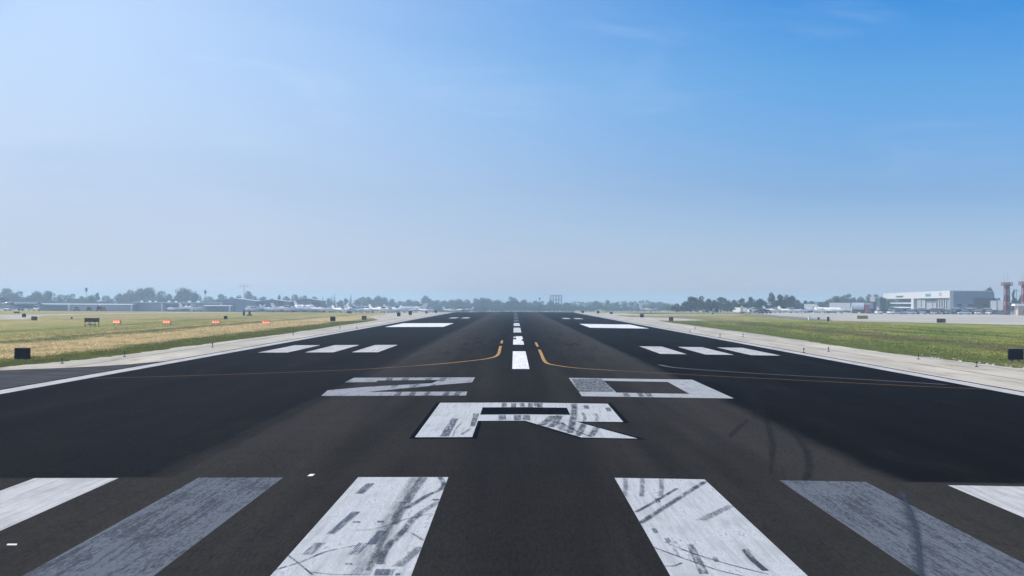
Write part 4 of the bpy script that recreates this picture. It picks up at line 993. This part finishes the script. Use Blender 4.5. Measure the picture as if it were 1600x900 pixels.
CARS = {n: make_car(m, sv) for n, m, sv in (('white', m_white, 0), ('black', m_darkcar, 0), ('grey', m_greycar, 1), ('blue', m_bluecar, 0), ('maroon', m_redcar, 0), ('black SUV', m_darkcar, 1), ('white SUV', m_white, 1), ('silver', m_silver, 0))}
def car(kind, u, y, rz, label, group, sc=1.0):
    p = far(u, y); return dup(CARS[kind], USED, label, (p.x, p.y, p.z - .05), rz, sc, group)
seq = ['black', 'white', 'grey', 'white', 'silver', 'black SUV', 'white', 'maroon', 'white SUV', 'black', 'silver', 'maroon', 'grey', 'white', 'black', 'white', 'black SUV', 'white', 'maroon', 'white', 'black', 'blue']
r_ = random.Random(2); cnt = {}
us = [1363 + i * 9.6 for i in range(22)]
for i, (kd, u) in enumerate(zip(seq, us)):
    car(kd, u, 735 + r_.uniform(-6, 6), R(r_.choice([0, 180, 90, 270, 20, -25])) + r_.uniform(-.1, .1), '%s car, front row before the big hangar, %s' % (kd, 'leftmost' if i == 0 else (ORD[i] if i < 20 else ['', 'twenty first', 'twenty second'][i - 19]) + ' from the left'), 'cars parked before the big hangar', 1.15)
for i, u in enumerate([1408 + j * 10.5 for j in range(15)]):
    kd = ['white SUV', 'white SUV', 'silver', 'white SUV', 'white'][i % 5]
    car(kd, u, 757 + r_.uniform(-3, 3), R(r_.choice([60, 240])) + r_.uniform(-.1, .1), '%s car, rear row before the big hangar, %s' % (kd, 'leftmost' if i == 0 else ORD[i] + ' from the left'), 'cars in the rear row before the big hangar', (1.15, 1.15, 1.42))
for u, kd, rz, lb in ((1186, 'black', 1.2, 'black car on the road at the left end of the right apron'), (1191.5, 'black SUV', 1.5, 'black SUV behind the black car at the left end of the right apron'), (1197.5, 'maroon', 1.3, 'dark maroon car last in the line at the left end of the right apron')):
    car(kd, u, 720, rz - 0.9, lb, 'dark cars at the left end of the right apron', 1.1)
for u, kd, lb in ((139.5, 'black', 'dark car driving on the far left apron, widest of the dark ones'), (155, 'black SUV', 'dark SUV on the far left apron right of the dark car'), (161.5, 'maroon', 'maroon car on the far left apron right of the dark SUV'), (120, 'blue', 'blue car on the far left apron left of the dark car'),
                  (1103, 'black', 'black car before the dark grove in the right distance'), (1118, 'black SUV', 'black SUV before the dark grove in the right distance'),
                  (12, 'white', 'white car on the far left apron below the jet tail'), (57, 'white SUV', 'white SUV below the nose of the grey jet')):
    car(kd, u, 650 if u < 800 else 760, R(8), lb, 'cars scattered on the aprons', 1.0)
def make_van():
    t = thing('van', 'x', 'van')
    prof = [(-2.6, .4), (2.7, .4), (2.7, 2.35), (-1.2, 2.35), (-1.95, 1.35), (-2.65, 1.15)]
    MB().rings([[(sx * 1.0, a, b) for a, b in prof] for sx in (-1, 1)]).build('body', m_white, t, bevel=.07)
    MB().rings([[(sx * .86, a, b) for a, b in [(-1.98, 1.42), (-1.28, 2.28), (-1.34, 2.33), (-2.06, 1.44)]] for sx in (-1, 1)]).build('windscreen', m_glass, t)
    for sx in (-1, 1): MB().box(sx * 1.0 - .02, sx * 1.0 + .02, -1.6, -.6, 1.4, 2.0).build('window', m_glass, t)
    wheels(t, 1.02, (-1.7, 1.7), .38, .25); return t
van = make_van()
def make_truck(tank=False, ln=7.0, hh=3.5):
    t = thing('tank_truck' if tank else 'box_truck', 'x', 'truck')
    MB().rings([[(sx * 1.15, a, b) for a, b in [(-4.6, .6), (-2.6, .6), (-2.6, 2.6), (-4.1, 2.6), (-4.65, 1.6)]] for sx in (-1, 1)]).build('cab', m_white if not tank else m_red, t, bevel=.08)
    MB().rings([[(sx * 1.0, a, b) for a, b in [(-4.66, 1.65), (-4.15, 2.45), (-4.2, 2.5), (-4.72, 1.67)]] for sx in (-1, 1)]).build('windscreen', m_glass, t)
    if tank: MB().tube([(0, -2.3, 2.2), (0, -2.1, 2.2), (0, ln - 2.5, 2.2), (0, ln - 2.3, 2.2)], [1.0, 1.3, 1.3, 1.0], 16).build('tank', m_silver, t, smooth=False)
    else: MB().box(-1.25, 1.25, -2.45, ln - 2.45, .95, hh).build('cargo_box', m_whitewall, t, bevel=.04)
    MB().box(-.9, .9, -3.9, ln - 2.5, .55, .94).build('chassis', m_darksteel, t)
    wheels(t, 1.2, (-3.6, ln - 5.0, ln - 3.7), .5, .3); return t
tr, trl, tk = make_truck(), make_truck(False, 13.0, 4.0), make_truck(True, 7.5)
def veh(pr, u, y, rz, label, sc=1.0, group=None):
    p = far(u, y); return dup(pr, USED, label, (p.x, p.y, p.z - .05), rz, sc, group)
veh(van, 1152.5, 720, R(-122), 'white van with a sloping nose before the dark grove, left of two', (0.95, 0.62, 0.95)); veh(tr, 1164, 725, R(56), 'white box truck before the dark grove, right of two', (.8, .52, .62))
veh(tr, 1268, 790, R(58), 'white box truck behind a small white plane on the right apron', (1.1, .60, 1.05))
veh(trl, 1324, 800, R(62), 'long white trailer truck behind the parked jet on the right', (1.2, .70, 1.08))
veh(tk, 1345, 770, R(70), 'silver tank truck right of the long white trailer', (1.1, .7, 1.25)); veh(tk, 1357, 775, R(110), 'silver tank truck left of the dark green shed', (1.1, .7, 1.2))
p = far(1364, 775); t = thing('service_hoist', 'white box raised on a red scissor lift left of the big hangar', 'lift truck', (p.x, p.y, p.z - .05), -.5)
h0, h1 = height_to(1364, 471, 775), height_to(1364, 463, 775)
wbox(t, 'box', m_whitewall, -1.05, 1.05, -.9, .9, h0, h1)
MB().box(-1.3, 1.3, -2.2, 2.2, .5, 1.2).build('chassis', m_red, t, bevel=.05); wheels(t, 1.32, (-1.5, 1.5), .5, .3)
for z0 in (0, 1):
    za, zb = 1.2 + (h0 - 1.2) * z0 / 2, 1.2 + (h0 - 1.2) * (z0 + 1) / 2
    for sx in (-.9, .9): MB().tube([(sx, -.8, za), (sx, .8, zb)], .09, 5).build('scissor_arm', m_red, t); MB().tube([(sx + .05, .8, za), (sx + .05, -.8, zb)], .09, 5).build('scissor_arm', m_red, t)
# white trailers right of the hangar and a kiosk
def trailer(u0, u1, v0, y, label, rz=0.0):
    a, b = far(u0, y), far(u1, y); h = height_to((u0 + u1) / 2, v0, y); wd = b.x - a.x
    t = thing('office_trailer', label, 'trailer', ((a.x + b.x) / 2, y, a.z - .05), rz)
    MB().box(-wd / 2, wd / 2, 0, 3, .6, h).build('body', m_whitewall, t, bevel=.05)
    MB().box(-wd / 2 + .3, wd / 2 - .3, .3, 2.7, .3, .598).build('chassis', m_darksteel, t)
    for sx in (-.3, .3): MB().tube([(sx * wd, .1, .35), (sx * wd, .4, .35)], .35, 10).build('wheel', m_tyre, t)
trailer(1547.5, 1557, 469.5, 770, 'white trailer box left of two before the right red tower', -.45); trailer(1559, 1571, 468.8, 765, 'white trailer box right of two, touching the left red tower in view', -.45)
y = 690; a, b = far(1585, y), far(1612, y); h = height_to(1595, 474.5, y); wd = b.x - a.x
t = thing('kiosk', 'beige kiosk with a white canopy roof at the right picture edge', 'kiosk', ((a.x + b.x) / 2, y, a.z - .05))
wbox(t, 'wall', m_beigewall, -wd * .25, wd * .5, .5, 4, 0, h - .75); MB().box(-wd * .5, wd * .52, -.3, 4.4, h - .745, h, (.15, .2)).build('canopy', m_white, t, bevel=.05)
for sx in (-.46, -.3, .5): MB().tube([(sx * wd, 0, 0), (sx * wd, 0, h - .74)], .1, 6).build('post', m_white, t)
wbox(t, 'window', m_glass, wd * .05, wd * .22, .46, .499, 1.0, 1.9)
# pale fence before the parked cars, right
y = 715; t = thing('fence', 'pale wire fence running before the parked cars on the far right', 'fence', tuple(far(1548, y)))
x0, x1 = 0.0, far(1640, y).x - far(1548, y).x; n = 34
for i in range(n):
    x = x0 + (x1 - x0) * i / (n - 1); MB().tube([(x, 0, -.05), (x, 0, 1.9)], .045, 5).build('post', m_steel, t)
for z in (.25, 1.0, 1.86): MB().tube([(x0, .06, z), (x1, .06, z)], .03, 4).build('rail', m_steel, t)
mb = MB()
for i in range(220): x = x0 + (x1 - x0) * i / 219; mb.add([(x - .012, .03, .05), (x + .012, .03, .05), (x + .012, .03, 1.85), (x - .012, .03, 1.85)], [(0, 1, 2, 3)])
o = mb.build('wire_mesh', m_steel, t); o['kind'] = 'stuff'
p = far(1588, 800); h = height_to(1588, 451, 800)
t = thing('utility_pole', 'thin utility pole between the two red towers', 'pole', (p.x, p.y, p.z - .1)); MB().tube([(0, 0, 0), (0, 0, h)], [.16, .1], 7).build('pole', m_bark, t); MB().box(-1.2, 1.2, -.07, .07, h - .8, h - .62).build('crossarm', m_bark, t)

# ------------------------------------------------------------------ aircraft
def ell(cx, cy, cz, rx_, rz_, n=10): return [(cx + rx_ * math.cos(2 * math.pi * i / n), cy, cz + rz_ * math.sin(2 * math.pi * i / n)) for i in range(n)]
def foil(t, name, m, root, tip, c0, c1, th):
    # root/tip leading edges (x, y, z), chords along +y
    def sec(p, c, thick, vert): return [(p[0] + (o * thick if vert else 0), p[1] + f * c, p[2] + (0 if vert else o * thick)) for f, o in ((0, 0), (.25, 1), (1, 0), (.25, -.6))]
    vert = abs(tip[2] - root[2]) > abs(tip[0] - root[0])
    return MB().rings([sec(root, c0, th, vert), sec(tip, c1, th * .6, vert)]).build(name, m, t)
def make_plane(high, m=m_white):
    t = thing('light_plane', 'x', 'aeroplane', group='parked light planes')
    MB().rings([ell(0, -3.3, 1.15, .2, .2), ell(0, -3.0, 1.18, .42, .42), ell(0, -1.8, 1.2, .55, .55), ell(0, -.7, 1.35, .6, .75), ell(0, .6, 1.35, .55, .68), ell(0, 2.4, 1.35, .32, .38), ell(0, 4.4, 1.45, .1, .16)]).build('fuselage', m, t, smooth=True)
    MB().rings([ell(0, -1.45, 1.72, .42, .2), ell(0, -.8, 1.85, .54, .33), ell(0, .3, 1.85, .5, .3), ell(0, .9, 1.72, .4, .2)]).build('window', m_glass, t)
    zw = 2.1 if high else .95
    for sx in (-1, 1):
        foil(t, 'wing', m, (sx * .35, -1.1, zw), (sx * 5.3, -.9, zw + (.15 if high else .45)), 1.6, 1.15, .12)
        foil(t, 'tailplane', m, (sx * .1, 3.6, 1.5), (sx * 1.8, 3.85, 1.55), 1.0, .65, .06)
        MB().tube([(sx * .5, -.5, .95), (sx * 1.2, -.4, .25)], .05, 5).build('gear_leg', m_steel, t); MB().tube([(sx * 1.12, -.4, .22), (sx * 1.28, -.4, .22)], .22, 10).build('wheel', m_tyre, t)
    foil(t, 'tail_fin', m, (0, 3.2, 1.5), (0, 4.3, 3.0), 1.5, .75, .07)
    MB().tube([(0, -2.5, .9), (0, -2.55, .22)], .05, 5).build('gear_leg', m_steel, t); MB().tube([(-.08, -2.55, .2), (.08, -2.55, .2)], .2, 10).build('wheel', m_tyre, t)
    MB().box(-.95, .95, -3.42, -3.36, 1.09, 1.21).build('propeller', m_darksteel, t)
    return t
pl_h, pl_l = make_plane(True), make_plane(False)
def make_jet(m):
    t = thing('business_jet', 'x', 'aeroplane')
    MB().rings([ell(0, -8, 1.75, .12, .12, 14), ell(0, -7.3, 1.85, .6, .5, 14), ell(0, -6, 2.05, .95, .9, 14), ell(0, -4.5, 2.1, 1.05, 1.05, 14), ell(0, 2, 2.1, 1.05, 1.05, 14), ell(0, 5, 2.3, .75, .8, 14), ell(0, 8, 2.65, .15, .2, 14)]).build('fuselage', m, t, smooth=True)
    MB().rings([ell(0, -6.7, 2.33, .5, .2), ell(0, -6.2, 2.6, .7, .3), ell(0, -5.7, 2.75, .7, .26)]).build('cockpit_window', m_glass, t)
    for sx in (-1, 1):
        foil(t, 'wing', m, (sx * .8, -1.2, 1.35), (sx * 7.6, 2.0, 1.75), 3.2, 1.2, .18); foil(t, 'tailplane', m, (sx * .05, 7.4, 4.75), (sx * 3.0, 8.2, 4.8), 1.5, .9, .08)
        MB().tube([(sx * 1.55, 2.9, 2.7), (sx * 1.55, 3.2, 2.7), (sx * 1.55, 5.0, 2.7), (sx * 1.55, 5.7, 2.7)], [.42, .55, .52, .32], 12).build('engine', m, t)
        MB().box(sx * 1.2 - .4, sx * 1.2 + .4, 3.4, 4.8, 2.62, 2.76).build('engine_pylon', m, t)
        for q in range(6): MB().box(sx * 1.03 - .04, sx * 1.03 + .04, -3.8 + q * .95, -3.4 + q * .95, 2.25, 2.55).build('window', m_glass, t)
        MB().tube([(sx * 1.3, .8, 1.4), (sx * 1.3, .8, .35)], .09, 6).build('gear_leg', m_steel, t); MB().tube([(sx * 1.2, .8, .36), (sx * 1.45, .8, .36)], .36, 10).build('wheel', m_tyre, t)
    foil(t, 'tail_fin', m, (0, 5.2, 2.8), (0, 7.3, 4.85), 2.6, 1.7, .12)
    MB().tube([(0, -6, 1.4), (0, -6, .3)], .08, 6).build('gear_leg', m_steel, t); MB().tube([(-.12, -6, .28), (.12, -6, .28)], .28, 10).build('wheel', m_tyre, t)
    return t
m_jetgrey = mat('grey_blue_jet', (0.17, 0.20, 0.27), 0.35, spec=.5)
jet_g, jet_w = make_jet(m_jetgrey), make_jet(m_white)
veh(jet_g, 36, 690, R(80), 'grey blue business jet parked at the far left', (1.1, 1.05, 1.0), 'business jets')
veh(jet_w, 1297, 760, R(62), 'white jet parked before the long white trailer on the right', (.85, .8, .75), 'business jets')
veh(jet_w, 640, 760, R(-78), 'long white jet parked on the apron left of the runway', (.8, .85, .80), 'business jets')
veh(jet_w, 478, 765, R(75), 'white jet with its tail up before the blue hangars', (.75, .6, .95), 'business jets')
LP = [(274, 'before the flat dark edged hangar', -70), (302, 'before the flat dark edged hangar', 100), (396, 'right of the weather mast', -60), (425, 'before the dark door opening', 90), (447, 'left of the white jet', 95), (458, 'just left of the white jet', -80),
      (505, 'before the dark brown door', 85), (522, 'right of the dark brown door', -75), (534, 'right of the dark brown door', 60), (553, 'among the parked planes', -30), (562, 'among the parked planes', 80), (572, 'among the parked planes', 110),
      (583, 'among the parked planes', -85), (596, 'left of the long white jet', 70), (610, 'left of the long white jet', -110), (621, 'left of the long white jet', 95), (668, 'right of the long white jet', 80), (707, 'close to the runway end', 90), (725, 'close to the runway end', -90)]
for i, (u, where, rz) in enumerate(LP):
    veh(pl_h if i % 3 else pl_l, u, 735 + r_.uniform(-25, 45), R(rz), '%s plane %s, %s on the left' % ('low winged white' if not i % 3 else 'high winged white', where, ORD[i]), r_.uniform(.95, 1.15) if u < 660 else .8, 'light planes on the left apron')
LP = [(1016, 'before the hazy trees right of the runway', 100), (1176, 'right of the white box truck', 90), (1201, 'right of the dark cars', -85), (1210, 'right of the dark cars', 80), (1221, 'on the right apron before the dark grove', 10), (1234, 'on the right apron before the dark grove', 70), (1256, 'before the white box truck on the apron', -70), (1279, 'between the white box truck and the jet', 80), (1388, 'at the left end of the big hangar front', 90)]
for i, (u, where, rz) in enumerate(LP):
    veh(pl_h if i % 2 else pl_l, u, (790 if u < 1100 else 770) + r_.uniform(-20, 20), R(rz), '%s plane %s, %s at right' % ('low winged white' if not i % 2 else 'high winged white', where, ORD[i]), .95, 'light planes on the right apron')

# ------------------------------------------------------------------ air
hz = MB().box(-3700, 3700, -260, 6600, -16, 17.5).build('haze', [])
hm = bpy.data.materials.new('haze_air'); hm.use_nodes = True; k = N(hm.node_tree); k.t.nodes.clear()
pv = k.n('ShaderNodeVolumePrincipled', {'Color': (0.58, 0.79, 1.0), 'Density': 0.00035, 'Anisotropy': 0.15})
k.t.links.new(pv.outputs[0], k.n('ShaderNodeOutputMaterial').inputs['Volume'])
hz.data.materials.append(hm); hz['kind'] = 'stuff'; hz['label'] = 'thin blue haze over the airfield'
